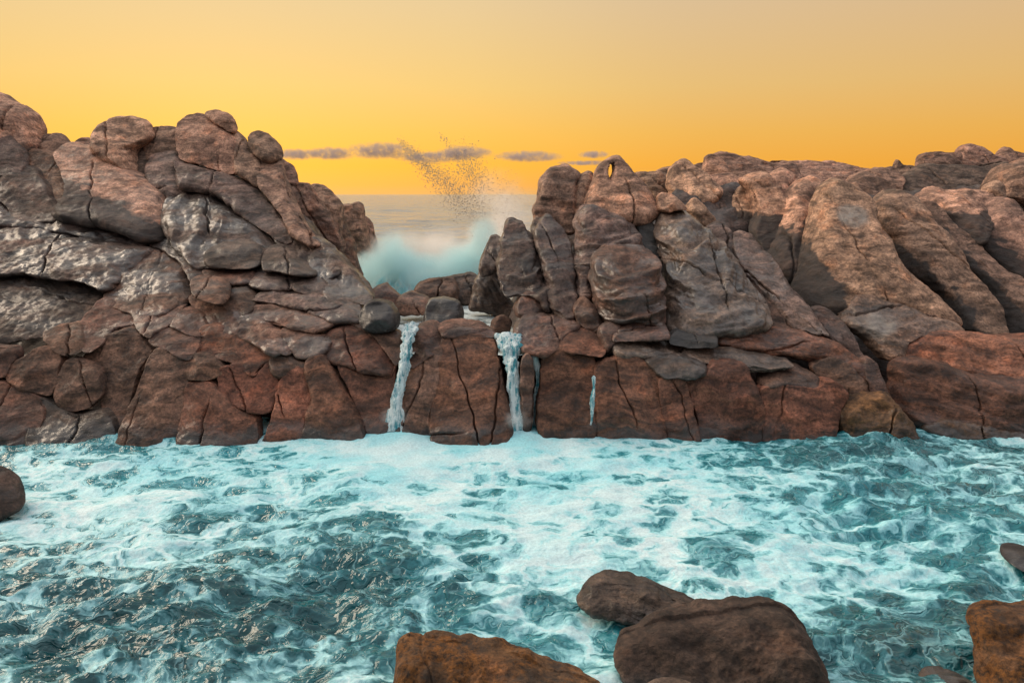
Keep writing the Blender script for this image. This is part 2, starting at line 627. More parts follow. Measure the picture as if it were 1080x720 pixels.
    if stain is None:
        stv = np.full(len(V), -0.6)
    else:
        lvl, soft = stain[0], stain[1]
        slope = stain[2] if len(stain) > 2 else 0.0
        hx = (ppx - cen[0]) / (span + 1e-6)
        stv = sstep(lvl - soft, lvl + soft, vf + slope * hx + 0.10 * fbm(V * 1.3, 3))
    plv = np.zeros(len(V))
    if pale:
        plv = sstep(1.25, 0.6, np.sqrt(((ppx - pale[0]) / pale[2]) ** 2 + ((ppy - pale[1]) / pale[3]) ** 2) + 0.35 * fbm(V * 1.7, 3))
    # splash-wet zone close to the pool
    if mat is not MOSS:
        near = V[:, 1] < 12
        tide = sstep(0.42, 0.08, V[:, 2] + 0.10 * perlin(V * 1.4 + 77)) * (V[:, 1] < 16.5) * np.where(near, .6, 1.0)
        stv = np.maximum(stv, 0.52 * tide - 0.02)
    wv_ = np.clip(wet + 0.6 * sstep(0.42, 0.05, V[:, 2]) * (V[:, 1] < 17) * (V[:, 1] > 12) + 0.8 * sstep(0.16, 0.02, V[:, 2]) * (V[:, 1] < 12), 0, 1)
    o = make_mesh(name, V, Q, mat or ROCK, dict(wet=wv_, stain=stv, pale=plv), T=Tt)
    tc = TINT[tint]
    j = 1 + 0.16 * math.sin(sd * 2.4)
    o.color = (tc[0] * j, tc[1] * j * (1 + 0.04 * math.sin(sd * 5.1)), tc[2] * j, 1)
    tag(o, label, cat, group)
    if ok < 0:
        print("not star shaped", name, label, round(ok, 2))
    ROCKS.append(o)
    return o

# ================================================================== ROCKS
R = rock
# ---- bank on the sunset side: ridge and upper boulders
R("boulder", "tall round-shouldered boulder at the picture edge, highest rock under the yellow sky", [(-22, 98), (0, 100), (12, 106), (25, 112), (37, 124), (40, 138), (41, 150), (34, 165), (24, 166), (-22, 166)], 'R', 'pink', 0.05, stain=(0.85, .3))
R("rock_block", "grey pitted block under the tall round-shouldered boulder", [(-20, 144), (8, 143), (19, 148), (26, 160), (28, 176), (24, 184), (10, 186), (-20, 184)], 'B', 'grey', 0.2, dy=-.5)
R("rock_block", "dark grey wedge of rock with a sharp lower point above the wet shelf", [(-20, 178), (0, 177), (27, 174), (43, 178), (48, 188), (58, 207), (67, 225), (60, 234), (22, 234), (8, 214), (-20, 206)], 'B', 'dark', 0.35, dy=-.3)
R("rock_block", "brown narrow block leaning beside the huge slanted boulder", [(32, 158), (50, 157), (58, 162), (70, 177), (81, 195), (80, 215), (68, 228), (55, 205), (46, 182), (30, 174)], 'B', 'dusk', 0.2)
R("boulder", "small rounded top peeking between the tall boulder and the huge slanted one", [(38, 150), (50, 143), (63, 141), (70, 147), (75, 158), (68, 168), (45, 168), (36, 162)], 'R', 'dusk', 0.05, dy=.6)
R("boulder", "huge smooth slanted boulder, pinkish on its upper face and dark below", [(83, 151), (105, 160), (140, 180), (160, 193), (173, 205), (177, 220), (179, 240), (174, 254), (155, 256), (130, 245), (100, 240), (78, 236), (64, 226), (74, 213), (80, 200), (70, 178), (63, 163), (72, 154)], 'R', 'pink', 0.25, T=1.3, lump=.7, stain=(0.62, .16, -.25))
R("boulder", "small dark rock behind the crest of the huge slanted boulder", [(80, 152), (90, 146), (104, 151), (110, 162), (104, 170), (86, 165)], 'R', 'dusk', 0.05, dy=.8)
R("boulder", "round-headed standing boulder with an overhanging brow on the skyline", [(104, 148), (109, 134), (118, 126), (127, 122), (142, 122), (156, 127), (161, 135), (162, 145), (152, 153), (141, 158), (142, 182), (126, 176), (106, 164)], 'R', 'pink', 0.05, T=1.0)
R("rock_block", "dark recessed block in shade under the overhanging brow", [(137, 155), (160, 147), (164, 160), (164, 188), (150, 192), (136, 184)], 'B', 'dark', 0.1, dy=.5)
R("rock_block", "flat-topped brown block between the round-headed boulder and the capped pink block", [(155, 138), (164, 134), (178, 132), (195, 136), (202, 152), (198, 175), (158, 170)], 'B', 'dusk', 0.05, dy=.4)
R("rock_block", "grey layered block with a square top at the head of the dark cleft", [(160, 163), (172, 161), (185, 160), (189, 168), (193, 185), (203, 196), (207, 204), (180, 210), (160, 196), (156, 178)], 'S', 'grey', 0.25, strata=1.5)
R("rock_block", "broad pink flat-faced block standing on the skyline under a rounded cap", [(189, 144), (192, 130), (200, 122), (214, 119), (228, 128), (246, 138), (251, 148), (253, 165), (252, 184), (240, 184), (220, 176), (196, 170), (191, 160)], 'B', 'pink', 0.02, T=.7, Rad=.55, strata=.35, lump=.6)
R("capping_stone", "rounded cap of rock lying aslant on the broad pink block", [(218, 121), (228, 116), (240, 119), (247, 128), (248, 140), (238, 136), (227, 129)], 'R', 'pink', 0.02, dy=-.4)
R("boulder", "brown rock tucked between the broad pink block and the round knob", [(246, 138), (258, 146), (264, 158), (272, 163), (280, 172), (278, 198), (262, 190), (250, 184), (250, 160)], 'R', 'dusk', 0.05)
R("boulder", "round brown knob at the end of the skyline above the sea", [(263, 150), (267, 140), (277, 139), (288, 147), (295, 157), (297, 169), (283, 172), (270, 164)], 'R', 'dusk', 0.02, dy=-.3)
R("rock_pillar", "long smooth rib of rock running down from under the round knob", [(272, 171), (283, 166), (297, 167), (301, 188), (309, 210), (317, 222), (324, 240), (338, 258), (324, 258), (308, 242), (290, 215), (276, 198)], 'P', 'dusk', 0.1, dy=-.2, dip=50)
R("boulder", "rounded brown hump just seaward of the round knob", [(294, 166), (307, 174), (314, 186), (313, 196), (302, 193), (297, 180)], 'R', 'dusk', 0.03, dy=.6)
R("rock_slab", "smooth brown leaning slab with pale ripples above the misty water", [(303, 193), (315, 191), (327, 195), (337, 210), (349, 230), (359, 245), (362, 262), (358, 285), (338, 280), (324, 258), (314, 218), (306, 205)], 'P', 'dusk', 0.12, dep=(26, 27), dip=40)
R("boulder", "dark brown upright rock behind the smooth leaning slab", [(326, 196), (333, 193), (342, 195), (351, 205), (361, 218), (362, 240), (350, 240), (340, 224), (332, 208)], 'R', 'dusk', 0.1, dep=(29, 30))
R("boulder", "squat rock with a pale edge standing in the spray", [(346, 229), (360, 225), (368, 240), (375, 262), (380, 300), (356, 300), (354, 250)], 'P', 'brown', 0.15, dep=(29, 31))
R("rock_block", "square-topped sea stack at the seaward end of the bank", [(360, 219), (370, 216), (380, 215), (384, 230), (389, 250), (393, 270), (396, 305), (374, 305), (370, 250), (362, 232)], 'P', 'dusk', 0.15, dep=(33, 34))
R("boulder", "last low shoulder of rock dipping into the sea mist", [(381, 228), (387, 230), (392, 236), (396, 253), (398, 270), (402, 306), (384, 306), (384, 250)], 'P', 'dusk', 0.15, dep=(35.5, 36))
R("rock_slab", "dark wet slab sloping beneath the broad pink block", [(189, 166), (205, 172), (225, 180), (245, 185), (270, 197), (288, 212), (300, 230), (314, 252), (305, 258), (282, 244), (258, 224), (238, 208), (215, 203), (200, 200), (192, 187)], 'P', 'grey', 0.3, dip=35, T=.8)
R("boulder", "big wet rock streaked with pale highlights beside the dark cleft", [(180, 207), (205, 200), (222, 201), (240, 211), (262, 230), (283, 253), (300, 268), (320, 282), (322, 290), (300, 289), (270, 286), (240, 284), (215, 284), (197, 270), (184, 255), (177, 235), (177, 218)], 'R', 'dark', 0.9, T=1.2, strata=1.8, dip=35, dy=.2)
R("boulder", "smooth dark bulge under the big wet rock with a crack at its side", [(221, 268), (232, 253), (250, 250), (268, 253), (279, 262), (280, 277), (270, 283), (240, 282), (224, 279)], 'R', 'dark', 0.3, T=.8, strata=.6, dy=-.35)
R("boulder", "dark domed rock next to the smooth bulge under the big wet rock", [(281, 265), (292, 258), (308, 263), (322, 275), (334, 289), (318, 291), (300, 287), (281, 284)], 'R', 'dark', 0.35, T=.7, strata=.7, dy=-.3)
R("rock_slab", "small rusty slab with a wet sloping top below the smooth bulge", [(216, 284), (232, 279), (252, 278), (271, 284), (270, 296), (258, 300), (240, 300), (222, 294)], 'S', 'brown', 0.6)
R("boulder", "rounded ledge rock with a pale curved top in the stepped slope", [(265, 300), (272, 289), (283, 281), (301, 280), (323, 288), (318, 301), (304, 305), (283, 307)], 'R', 'grey', 0.5, T=.55)
R("boulder", "dark blocky rock overhanging the layered slabs of the stepped slope", [(314, 292), (325, 289), (340, 291), (350, 303), (343, 314), (325, 309), (312, 303)], 'R', 'dark', 0.4, T=.6)
R("boulder", "loose oblong stone resting aslant on the wet slope", [(204, 300), (207, 293), (217, 291), (236, 295), (242, 306), (237, 320), (222, 318), (208, 309)], 'R', 'brown', 0.3, T=.55, strata=.6, dy=-.5)
R("boulder", "small flat stone beneath the loose oblong stone", [(239, 312), (248, 304), (262, 304), (272, 314), (268, 328), (258, 332), (238, 324)], 'R', 'brown', 0.35)
R("rock_slab", "long low slab with a scalloped wet edge", [(258, 330), (264, 322), (290, 320), (322, 327), (350, 334), (354, 342), (332, 350), (290, 341)], 'S', 'brown', 0.5, strata=1.2)
R("rock_slab", "layered dark slab sloping down to the round dark boulder", [(264, 316), (275, 308), (300, 303), (345, 310), (375, 326), (382, 340), (352, 338), (322, 327), (290, 320)], 'S', 'grey', 0.6, strata=1.5)
R("rock_slab", "shiny rippled ledge above the dark domed rock", [(282, 242), (300, 245), (322, 257), (345, 269), (362, 286), (347, 295), (328, 287), (305, 268)], 'S', 'dark', 0.95, strata=2.4, dip=35)
R("rock_slab", "narrow wet rib curving down towards the upper basin", [(328, 252), (343, 254), (357, 268), (374, 290), (393, 313), (386, 320), (366, 314), (346, 297), (328, 276)], 'S', 'dark', 0.8, strata=2.6, dip=40)
R("rock_slab", "dark outer edge of the bank in front of the blue surf", [(352, 262), (366, 274), (380, 290), (394, 306), (393, 318), (374, 312), (358, 290)], 'S', 'dark', 0.6, dip=40, dy=.6)
R("rock_slab", "broken wet ledge above the round dark boulder", [(344, 298), (365, 306), (380, 319), (384, 334), (374, 332), (355, 320), (344, 310)], 'S', 'dark', 0.7, strata=1.6, dip=35)
R("boulder", "round dark boulder at the inner edge of the upper basin", [(381, 332), (388, 319), (398, 315), (412, 319), (421, 332), (419, 345), (400, 349), (386, 346)], 'R', 'black', 0.5, T=.7, strata=.4, dep=(15.7, 16.0))
# ---- channel rocks round the upper basin
R("boulder", "craggy low rock with a tiny peak in front of the blue surf", [(389, 308), (398, 303), (404, 300), (408, 298), (413, 304), (424, 312), (422, 324), (398, 322)], 'R', 'brown', 0.4, dep=(20, 20.6))
R("boulder", "low brown boulder at the far rim of the upper basin", [(417, 322), (422, 313), (435, 308), (450, 313), (455, 323), (448, 331), (424, 331)], 'R', 'brown', 0.3, dep=(19, 19.6))
R("boulder", "broad brown boulder behind the dark wet boulder, against the surf", [(437, 308), (443, 299), (452, 294), (476, 292), (484, 307), (480, 320), (447, 319)], 'R', 'brown', 0.25, dep=(21.5, 22))
R("boulder", "flat-topped dark boulder at the foot of the tall ridges", [(472, 293), (485, 289), (500, 288), (510, 298), (506, 320), (480, 320)], 'R', 'dark', 0.3, dep=(22, 22.5))
R("boulder", "glossy dark boulder standing in the upper basin", [(446, 330), (455, 316), (470, 313), (484, 319), (488, 333), (482, 347), (461, 351), (448, 345)], 'R', 'black', 0.7, T=.5, dep=(17.0, 17.4))
# ---- front face of the bank, sunset side
R("rock_slab", "wet streaked upper shelf reaching down to the fallen oblong stone", [(-22, 204), (8, 211), (25, 228), (70, 231), (110, 237), (140, 245), (160, 255), (140, 260), (100, 252), (50, 244), (-22, 236)], 'S', 'dark', 0.9, strata=1.9, T=.6)
R("rock_slab", "great wet shelf with long pale streaks across its sloping top", [(-22, 230), (10, 231), (45, 236), (85, 243), (120, 249), (150, 257), (163, 264), (150, 276), (135, 291), (116, 305), (100, 300), (60, 294), (25, 288), (-22, 288)], 'S', 'dark', 0.95, strata=2.1, T=.8, Rad=.9)
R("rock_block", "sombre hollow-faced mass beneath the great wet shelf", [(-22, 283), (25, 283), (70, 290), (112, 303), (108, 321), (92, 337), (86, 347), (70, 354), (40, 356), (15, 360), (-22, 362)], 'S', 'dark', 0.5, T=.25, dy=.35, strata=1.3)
R("boulder", "bulging wet boulder split from the great shelf by a diagonal crack", [(158, 259), (180, 264), (198, 280), (204, 305), (195, 323), (175, 333), (146, 331), (114, 313), (128, 291), (147, 273)], 'R', 'brown', 0.8, T=.9, strata=2.0, dy=.1)
R("rock_slab", "dark grey sliver of slab at the foot of the big wet rock", [(160, 257), (185, 251), (200, 260), (216, 274), (219, 292), (205, 298), (195, 281), (178, 266)], 'S', 'dark', 0.75, strata=1.5)
R("rock_block", "angular wedge beside the long diagonal crack", [(90, 340), (104, 321), (115, 312), (144, 328), (152, 341), (130, 344), (120, 353), (100, 370), (89, 367)], 'B', 'brown', 0.35)
R("rock_block", "wedge-shaped block below the bulging wet boulder", [(145, 327), (174, 331), (197, 321), (185, 341), (163, 355), (149, 346)], 'B', 'brown', 0.45)
R("rock_block", "tall cracked block in the middle of the cliff face", [(95, 369), (121, 350), (146, 342), (160, 353), (169, 366), (154, 391), (144, 421), (136, 442), (124, 450), (111, 430), (107, 402), (89, 384)], 'B', 'brown', 0.12, T=.4)
R("rock_block", "small dusky block left of the diagonal crack under the sombre mass".replace(" left of", " beside"), [(54, 347), (88, 339), (92, 368), (70, 373), (54, 360)], 'B', 'brown', 0.2)
R("boulder", "rounded brown slab-like boulder wedged low in the cliff", [(14, 385), (38, 368), (64, 364), (69, 376), (65, 405), (57, 416), (35, 410), (13, 398)], 'B', 'brown', 0.08, T=.4)
R("boulder", "small brown boulder at the picture edge above the mossy base", [(-22, 366), (17, 365), (22, 376), (15, 389), (10, 396), (-22, 396)], 'B', 'brown', 0.1)
R("boulder", "large low boulder at the picture edge with its foot in the pool", [(-22, 394), (17, 403), (45, 414), (54, 428), (48, 456), (40, 464), (-22, 468)], 'B', 'brown', 0.15, T=.5, ext=14)
R("rock_block", "upright brown block with a cracked top between two low boulders", [(63, 409), (68, 385), (83, 375), (108, 387), (113, 413), (101, 427), (86, 432), (70, 429)], 'B', 'brown', 0.1)
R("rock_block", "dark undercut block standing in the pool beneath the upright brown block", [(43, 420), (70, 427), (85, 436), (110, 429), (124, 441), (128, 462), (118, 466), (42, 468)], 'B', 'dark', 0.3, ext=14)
R("rock_block", "broad red-brown block with its base in the pool below the cracked cliff", [(168, 366), (184, 372), (202, 376), (204, 400), (200, 440), (196, 464), (128, 466), (136, 444), (144, 421), (156, 391)], 'B', 'brown', 0.12, T=.45, ext=14)
R("rock_block", "wide weathered block with a dark seam across its top", [(162, 357), (180, 344), (216, 348), (213, 370), (202, 378), (180, 370)], 'B', 'brown', 0.25)
R("rock_block", "small tilted block between the bulging boulder and the bright slope", [(183, 341), (198, 323), (215, 328), (223, 348), (215, 355), (194, 348)], 'B', 'brown', 0.5)
R("rock_slab", "long bright sloping slab with wet highlights across the middle of the bank", [(201, 312), (225, 316), (243, 322), (280, 334), (300, 344), (320, 358), (307, 374), (285, 370), (255, 354), (228, 347), (213, 330)], 'S', 'brown', 0.7, strata=2.4, T=.5)
R("rock_block", "reddest block, its smooth face glowing under the bright slope", [(216, 343), (235, 341), (262, 348), (290, 361), (306, 373), (309, 382), (284, 382), (269, 395), (256, 384), (231, 377), (213, 367)], 'B', 'red', 0.2, T=.45)
R("rock_block", "small dark square block beside the reddest block", [(201, 376), (211, 371), (222, 373), (232, 378), (240, 391), (222, 400), (202, 398)], 'B', 'brown', 0.15)
R("rock_block", "domed reddish block sitting in the pool near the cliff middle", [(201, 402), (222, 400), (237, 413), (252, 428), (274, 436), (277, 452), (272, 460), (197, 463), (199, 430)], 'B', 'rust', 0.15, T=.5, ext=14)
R("rock_block", "red cracked block squeezed between the reddest block and the pool", [(234, 389), (256, 382), (270, 394), (285, 380), (292, 393), (297, 402), (293, 429), (276, 436), (252, 426), (236, 413)], 'B', 'red', 0.12)
R("rock_block", "narrow arched block rising from the pool", [(295, 404), (304, 390), (318, 384), (328, 394), (332, 420), (328, 433), (322, 458), (280, 460), (288, 440), (293, 425)], 'B', 'red', 0.12, ext=14)
R("rock_block", "sloping triangular block ending in a toe in the pool", [(325, 379), (343, 373), (354, 390), (368, 415), (382, 432), (390, 447), (384, 456), (322, 458), (328, 434), (333, 416), (328, 397)], 'B', 'rust', 0.12, T=.45, ext=14)
R("boulder", "clutch of small worn stones above the narrow arched block", [(288, 376), (310, 376), (327, 385), (311, 392), (297, 397), (287, 389)], 'R', 'brown', 0.4)
R("rock_slab", "thin wet slab above the small worn stones", [(298, 346), (330, 349), (353, 356), (349, 369), (335, 377), (314, 374)], 'S', 'brown', 0.7, strata=1.3)
R("boulder", "big rounded brow of rock overhanging the narrow cascade", [(334, 370), (348, 349), (374, 342), (395, 351), (409, 369), (417, 384), (413, 396), (384, 392), (363, 384), (346, 377)], 'R', 'rust', 0.25, T=.55, strata=.6)
R("rock_block", "sheer brown block under the rounded brow, beside the narrow cascade", [(358, 384), (384, 391), (411, 396), (418, 385), (417, 425), (410, 444), (392, 452), (374, 420)], 'B', 'rust', 0.15, T=.4, ext=10)
R("boulder", "dark boulder leaning over the head of the narrow cascade", [(366, 338), (387, 335), (405, 344), (423, 350), (427, 367), (419, 384), (408, 367), (394, 350)], 'R', 'brown', 0.45)
# ---- between the two cascades
R("rock_block", "large square red-brown block standing between the two cascades", [(468, 352), (487, 347), (511, 349), (523, 356), (529, 377), (535, 414), (540, 438), (540, 460), (496, 462), (458, 460), (455, 435), (460, 400), (464, 371)], 'B', 'rust', 0.15, T=.65, Rad=.5, ext=10, lump=.8)
R("rock_block", "dark flank of rock along the narrow cascade, against the large square block", [(438, 382), (452, 371), (466, 366), (465, 400), (458, 435), (460, 458), (435, 458), (414, 450), (419, 427), (429, 400)], 'B', 'brown', 0.3, T=.4, ext=8)
R("boulder", "craggy broken rock at the head of the narrow cascade", [(434, 348), (455, 338), (469, 346), (473, 357), (466, 370), (447, 379), (435, 387), (430, 370)], 'R', 'brown', 0.5, T=.5, strata=1.6)
R("rock_slab", "crumbly wet ledge on top of the large square block", [(463, 343), (480, 337), (498, 338), (516, 344), (524, 355), (500, 353), (470, 354)], 'S', 'brown', 0.5, strata=1.4)
R("boulder", "slim upright stone splitting the wider cascade", [(551, 379), (556, 372), (561, 380), (562, 410), (560, 452), (552, 452), (549, 420)], 'P', 'brown', 0.6, T=.25, dep=(14.1, 14.6))
R("rock_block", "brown block with a flaky top beside the wider cascade", [(571, 378), (586, 366), (600, 364), (624, 370), (627, 400), (626, 456), (600, 458), (569, 455), (567, 420)], 'B', 'rust', 0.15, T=.5, Rad=.4, ext=10)
R("rock_block", "smooth brown block with a white trickle down its edge", [(627, 385), (652, 374), (672, 372), (687, 384), (695, 400), (698, 430), (700, 464), (660, 462), (626, 458), (625, 420)], 'B', 'rust', 0.15, T=.5, Rad=.4, ext=10)
R("rock_block", "narrow brown block between two black upright cracks", [(693, 400), (710, 395), (722, 401), (728, 420), (736, 456), (736, 468), (700, 464), (696, 430)], 'B', 'rust', 0.15, T=.45, ext=10)
R("rock_block", "wide low brown block with a wavy wet top edge along the pool", [(720, 401), (740, 390), (752, 380), (781, 382), (791, 398), (800, 412), (803, 424), (801, 466), (740, 468), (732, 438), (725, 412)], 'B', 'rust', 0.18, T=.5, ext=10)
R("rock_block", "rounded end block of the ledge next to the lumpy mound", [(798, 408), (820, 404), (860, 406), (867, 397), (882, 402), (890, 415), (884, 428), (878, 450), (868, 466), (810, 468), (798, 460), (802, 425)], 'B', 'red', 0.15, T=.55, ext=10)
R("rock_slab", "dark wet hollow slab on top of the narrow brown block", [(680, 377), (700, 371), (742, 381), (744, 394), (722, 400), (700, 398), (684, 388)], 'S', 'dark', 0.8, strata=1.3)
R("rock_slab", "long thin grey slab with a white wet edge along the ledge", [(644, 362), (655, 354), (698, 358), (735, 364), (772, 367), (820, 377), (834, 384), (800, 389), (740, 383), (690, 377), (652, 375)], 'S', 'grey', 0.65, strata=1.4, dip=8)
R("boulder", "rounded brown boulder sitting at the back of the flaky block", [(588, 358), (602, 346), (618, 346), (633, 354), (639, 366), (633, 375), (610, 371), (592, 368)], 'R', 'rust', 0.2, T=.5)
R("boulder", "knobbly heap of rock at the lip of the wider cascade", [(541, 347), (552, 332), (575, 329), (598, 333), (611, 344), (594, 354), (588, 367), (572, 374), (547, 368)], 'R', 'brown', 0.5, T=.5, lump=2.0, strata=1.5)
R("boulder", "small rounded boulder at the foot of the dark fluted ridge", [(542, 320), (555, 308), (569, 309), (577, 321), (573, 333), (545, 333)], 'R', 'brown', 0.35, T=.5, dep=(16.9, 17.2))
R("boulder", "little brown stone lying in the upper basin", [(518, 338), (528, 331), (538, 337), (538, 350), (520, 350)], 'R', 'brown', 0.4, dep=(17.0, 17.1))
R("rock_slab", "broken dark slope rising from the upper basin to the fluted ridge", [(496, 312), (506, 284), (518, 281), (529, 292), (534, 312), (546, 328), (534, 335), (515, 329), (495, 327)], 'S', 'dark', 0.5, strata=3.0, dip=50, dep=(19.6, 20.4))
# ---- tall ridges beyond the upper basin
R("rock_pillar", "short jagged dark ridge nearest the open sea".replace("nearest", "facing"), [(507, 275), (516, 250), (524, 247), (532, 255), (530, 270), (524, 286), (508, 292)], 'P', 'dark', 0.4, strata=2.8, dep=(19.2, 20.2), dip=50)
R("rock_pillar", "dark fluted ridge with a twin-pointed top beside the sea gap", [(529, 246), (536, 231), (544, 234), (550, 236), (558, 246), (566, 260), (571, 282), (578, 300), (580, 328), (562, 316), (548, 310), (534, 312), (526, 296), (525, 275), (528, 258)], 'P', 'dark', 0.55, strata=3.1, dep=(16.8, 19.8), T=.7)
R("rock_pillar", "dark smooth slab-sided ridge with a black crevice along it", [(568, 234), (578, 226), (588, 235), (598, 248), (603, 270), (606, 300), (609, 332), (592, 336), (579, 322), (576, 297), (569, 272), (564, 252)], 'P', 'dark', 0.5, strata=1.9, dep=(16.4, 19.6), T=.6)
R("rock_pillar", "square-topped brown pillar standing over the sea gap", [(566, 214), (571, 192), (580, 176), (597, 173), (611, 184), (608, 203), (607, 222), (605, 246), (592, 246), (584, 234), (574, 232), (566, 238), (562, 224)], 'P', 'dusk', 0.12, dep=(20.4, 21.6), T=.8, Rad=.8, strata=.8)
R("rock_block", "rough low shoulder below the square-topped pillar", [(560, 241), (567, 229), (573, 243), (571, 258), (561, 257)], 'R', 'grey', 0.3, dep=(19.8, 20.2))
R("rock_pillar", "slender rock squeezed between the square pillar and the pierced spire", [(605, 218), (609, 188), (620, 181), (628, 187), (623, 200), (619, 216), (614, 226), (607, 236)], 'P', 'dusk', 0.1, dep=(20.2, 21.4))
R("rock_spire", "pointed pink spire pierced by an eye-shaped hole", [(616, 218), (623, 195), (629, 177), (639, 167), (650, 162), (657, 167), (668, 182), (681, 197), (692, 215), (695, 226), (678, 238), (655, 238), (635, 230), (617, 222)], 'P', 'pink', 0.05, dep=(19.6, 21.2), T=.75, Rad=.75, strata=.7, hole=[(641, 187), (640.3, 181), (641.5, 175.5), (644.5, 172.5), (646.5, 175), (646.3, 181), (644, 187), (642.5, 190)], lump=.6)
R("rock_slab", "banded body of rock under the pierced spire with a golden edge", [(606, 228), (617, 218), (640, 223), (661, 233), (673, 247), (676, 264), (668, 268), (640, 266), (629, 274), (623, 292), (622, 314), (624, 338), (614, 328), (608, 290), (605, 255)], 'S', 'grey', 0.45, strata=3.5, dep=(16.6, 19.6), T=.7, Rad=.6)
R("boulder", "tall rounded boulder with rippled wet top below the banded rock", [(623, 292), (627, 272), (641, 261), (660, 260), (686, 267), (694, 280), (698, 302), (700, 325), (699, 345), (670, 344), (647, 344), (634, 338), (625, 315)], 'R', 'brown', 0.75, strata=2.8, dep=(15.9, 17.6), T=1.1, Rad=.7, facets=0)
R("rock_pillar", "thin dark sliver in the crevice behind the rippled boulder", [(670, 238), (685, 232), (693, 248), (700, 285), (706, 345), (696, 345), (690, 280), (676, 264)], 'P', 'black', 0.4, dep=(17.0, 19.6))
R("rock_slab", "great smooth wet slab with blue-grey sheen sweeping down from the capstone", [(688, 240), (695, 225), (712, 220), (728, 227), (742, 239), (760, 254), (773, 271), (786, 295), (802, 317), (808, 338), (790, 350), (750, 352), (720, 353), (704, 346), (703, 310), (700, 285), (694, 262), (689, 250)], 'S', 'grey', 0.9, strata=2.8, dep=(15.7, 19.8), T=1.1, Rad=1.2, facets=0, dip=-12)
R("capping_stone", "small flat capstone on the head of the great smooth slab", [(693, 208), (698, 203), (706, 204), (717, 211), (723, 221), (708, 225), (694, 222)], 'B', 'pink', 0.05, dep=(19.4, 19.8), T=.5)
R("rock_block", "angular block perched on the shoulder of the great smooth slab", [(741, 243), (750, 236), (757, 232), (768, 242), (775, 262), (772, 275), (752, 257)], 'B', 'grey', 0.3, dep=(18.6, 19.8), T=.45)
R("rock_slab", "long grey slab running down beside the angular block to the ledge", [(770, 247), (777, 243), (786, 244), (798, 256), (815, 280), (832, 302), (848, 318), (861, 335), (869, 352), (852, 353), (833, 346), (815, 326), (797, 302), (783, 287), (774, 270)], 'P', 'grey', 0.65, strata=1.0, dep=(15.8, 19.4), T=.6, dip=45)
R("rock_slab", "narrow strip of rock between the great smooth slab and the long grey slab", [(772, 270), (782, 284), (795, 299), (815, 324), (838, 344), (842, 356), (826, 355), (808, 342), (799, 318), (785, 295)], 'P', 'brown', 0.4, dep=(15.6, 18.6), T=.4, dip=45)
R("rock_slab", "red slab with a dark wedge lying on the ledge below the slabs", [(750, 351), (765, 346), (780, 342), (810, 343), (850, 350), (882, 362), (906, 380), (914, 396), (903, 401), (880, 388), (850, 376), (820, 375), (790, 368), (750, 362)], 'S', 'red', 0.5, strata=1.2, dep=(14.9, 15.8), T=.5)
R("rock_block", "black flat-fronted block under the foot of the great smooth slab", [(704, 354), (714, 347), (750, 347), (754, 364), (735, 367), (706, 362)], 'B', 'black', 0.5, dep=(15.0, 15.4))
R("boulder", "small stone beside the rounded boulder behind the flaky block", [(632, 344), (648, 338), (655, 347), (648, 362), (638, 370), (631, 354)], 'R', 'brown', 0.4, dep=(15.1, 15.6))
R("rock_slab", "flat stones with wet tops at the foot of the rippled boulder", [(648, 347), (668, 339), (697, 339), (703, 356), (670, 358), (646, 359)], 'S', 'brown', 0.6, strata=1.4, dep=(15.1, 15.6))
R("boulder", "rough wedge at the bottom of the banded rock", [(606, 324), (614, 313), (623, 318), (635, 338), (627, 350), (610, 342)], 'R', 'brown', 0.4, dep=(15.9, 16.4))
# ---- pink rocks in the middle distance
R("boulder", "dusky rock showing behind the shoulder of the pierced spire", [(670, 185), (692, 180), (706, 185), (706, 200), (698, 216), (686, 210)], 'R', 'dusk', 0.03, dep=(25, 26))
R("boulder", "fluted pink rock with upright grooves", [(702, 190), (709, 176), (720, 169), (733, 177), (745, 185), (760, 200), (760, 210), (742, 222), (725, 222), (708, 208)], 'R', 'pink', 0.02, dep=(23.5, 25), strata=1.3, dip=75)
R("boulder", "smooth pink dome behind the fluted rock", [(742, 188), (743, 168), (752, 163), (762, 170), (770, 186), (755, 192)], 'R', 'pink', 0.02, dep=(26, 26.5), lump=.5, strata=.5)
R("rock_slab", "pale pink shelf below the smooth dome", [(744, 186), (766, 182), (781, 189), (776, 208), (760, 211), (755, 199)], 'S', 'pink', 0.02, dep=(24.5, 25.6))
R("rock_block", "flat dark upright panel under the pale pink shelf", [(740, 220), (757, 208), (776, 209), (775, 236), (772, 250), (760, 240), (748, 240)], 'B', 'dark', 0.1, dep=(22.6, 23.6), strata=.5)
R("boulder", "small ochre-sided rock at the head of the angular block", [(724, 218), (732, 209), (741, 214), (754, 233), (745, 242), (732, 234)], 'R', 'pink', 0.05, dep=(20.6, 21.2))
R("boulder", "pink-topped rock with a dark flank beside the flat panel", [(770, 210), (782, 196), (797, 206), (802, 224), (799, 250), (783, 252), (772, 248)], 'R', 'pink', 0.05, dep=(22.4, 23.8), stain=(.45, .15))
R("boulder", "broad pink-topped rock darkening towards the long grey slab", [(780, 190), (790, 184), (805, 183), (823, 200), (832, 215), (830, 250), (822, 280), (800, 264), (793, 245), (798, 225), (790, 202)], 'R', 'pink', 0.05, dep=(20.5, 23.4), T=1.0, stain=(.42, .14))
R("boulder", "two-humped pink rock beside the banded hero boulder".replace("hero boulder", "tall boulder"), [(804, 192), (815, 182), (826, 178), (843, 188), (840, 202), (829, 212), (818, 228), (806, 216)], 'R', 'pink', 0.03, dep=(23, 24))
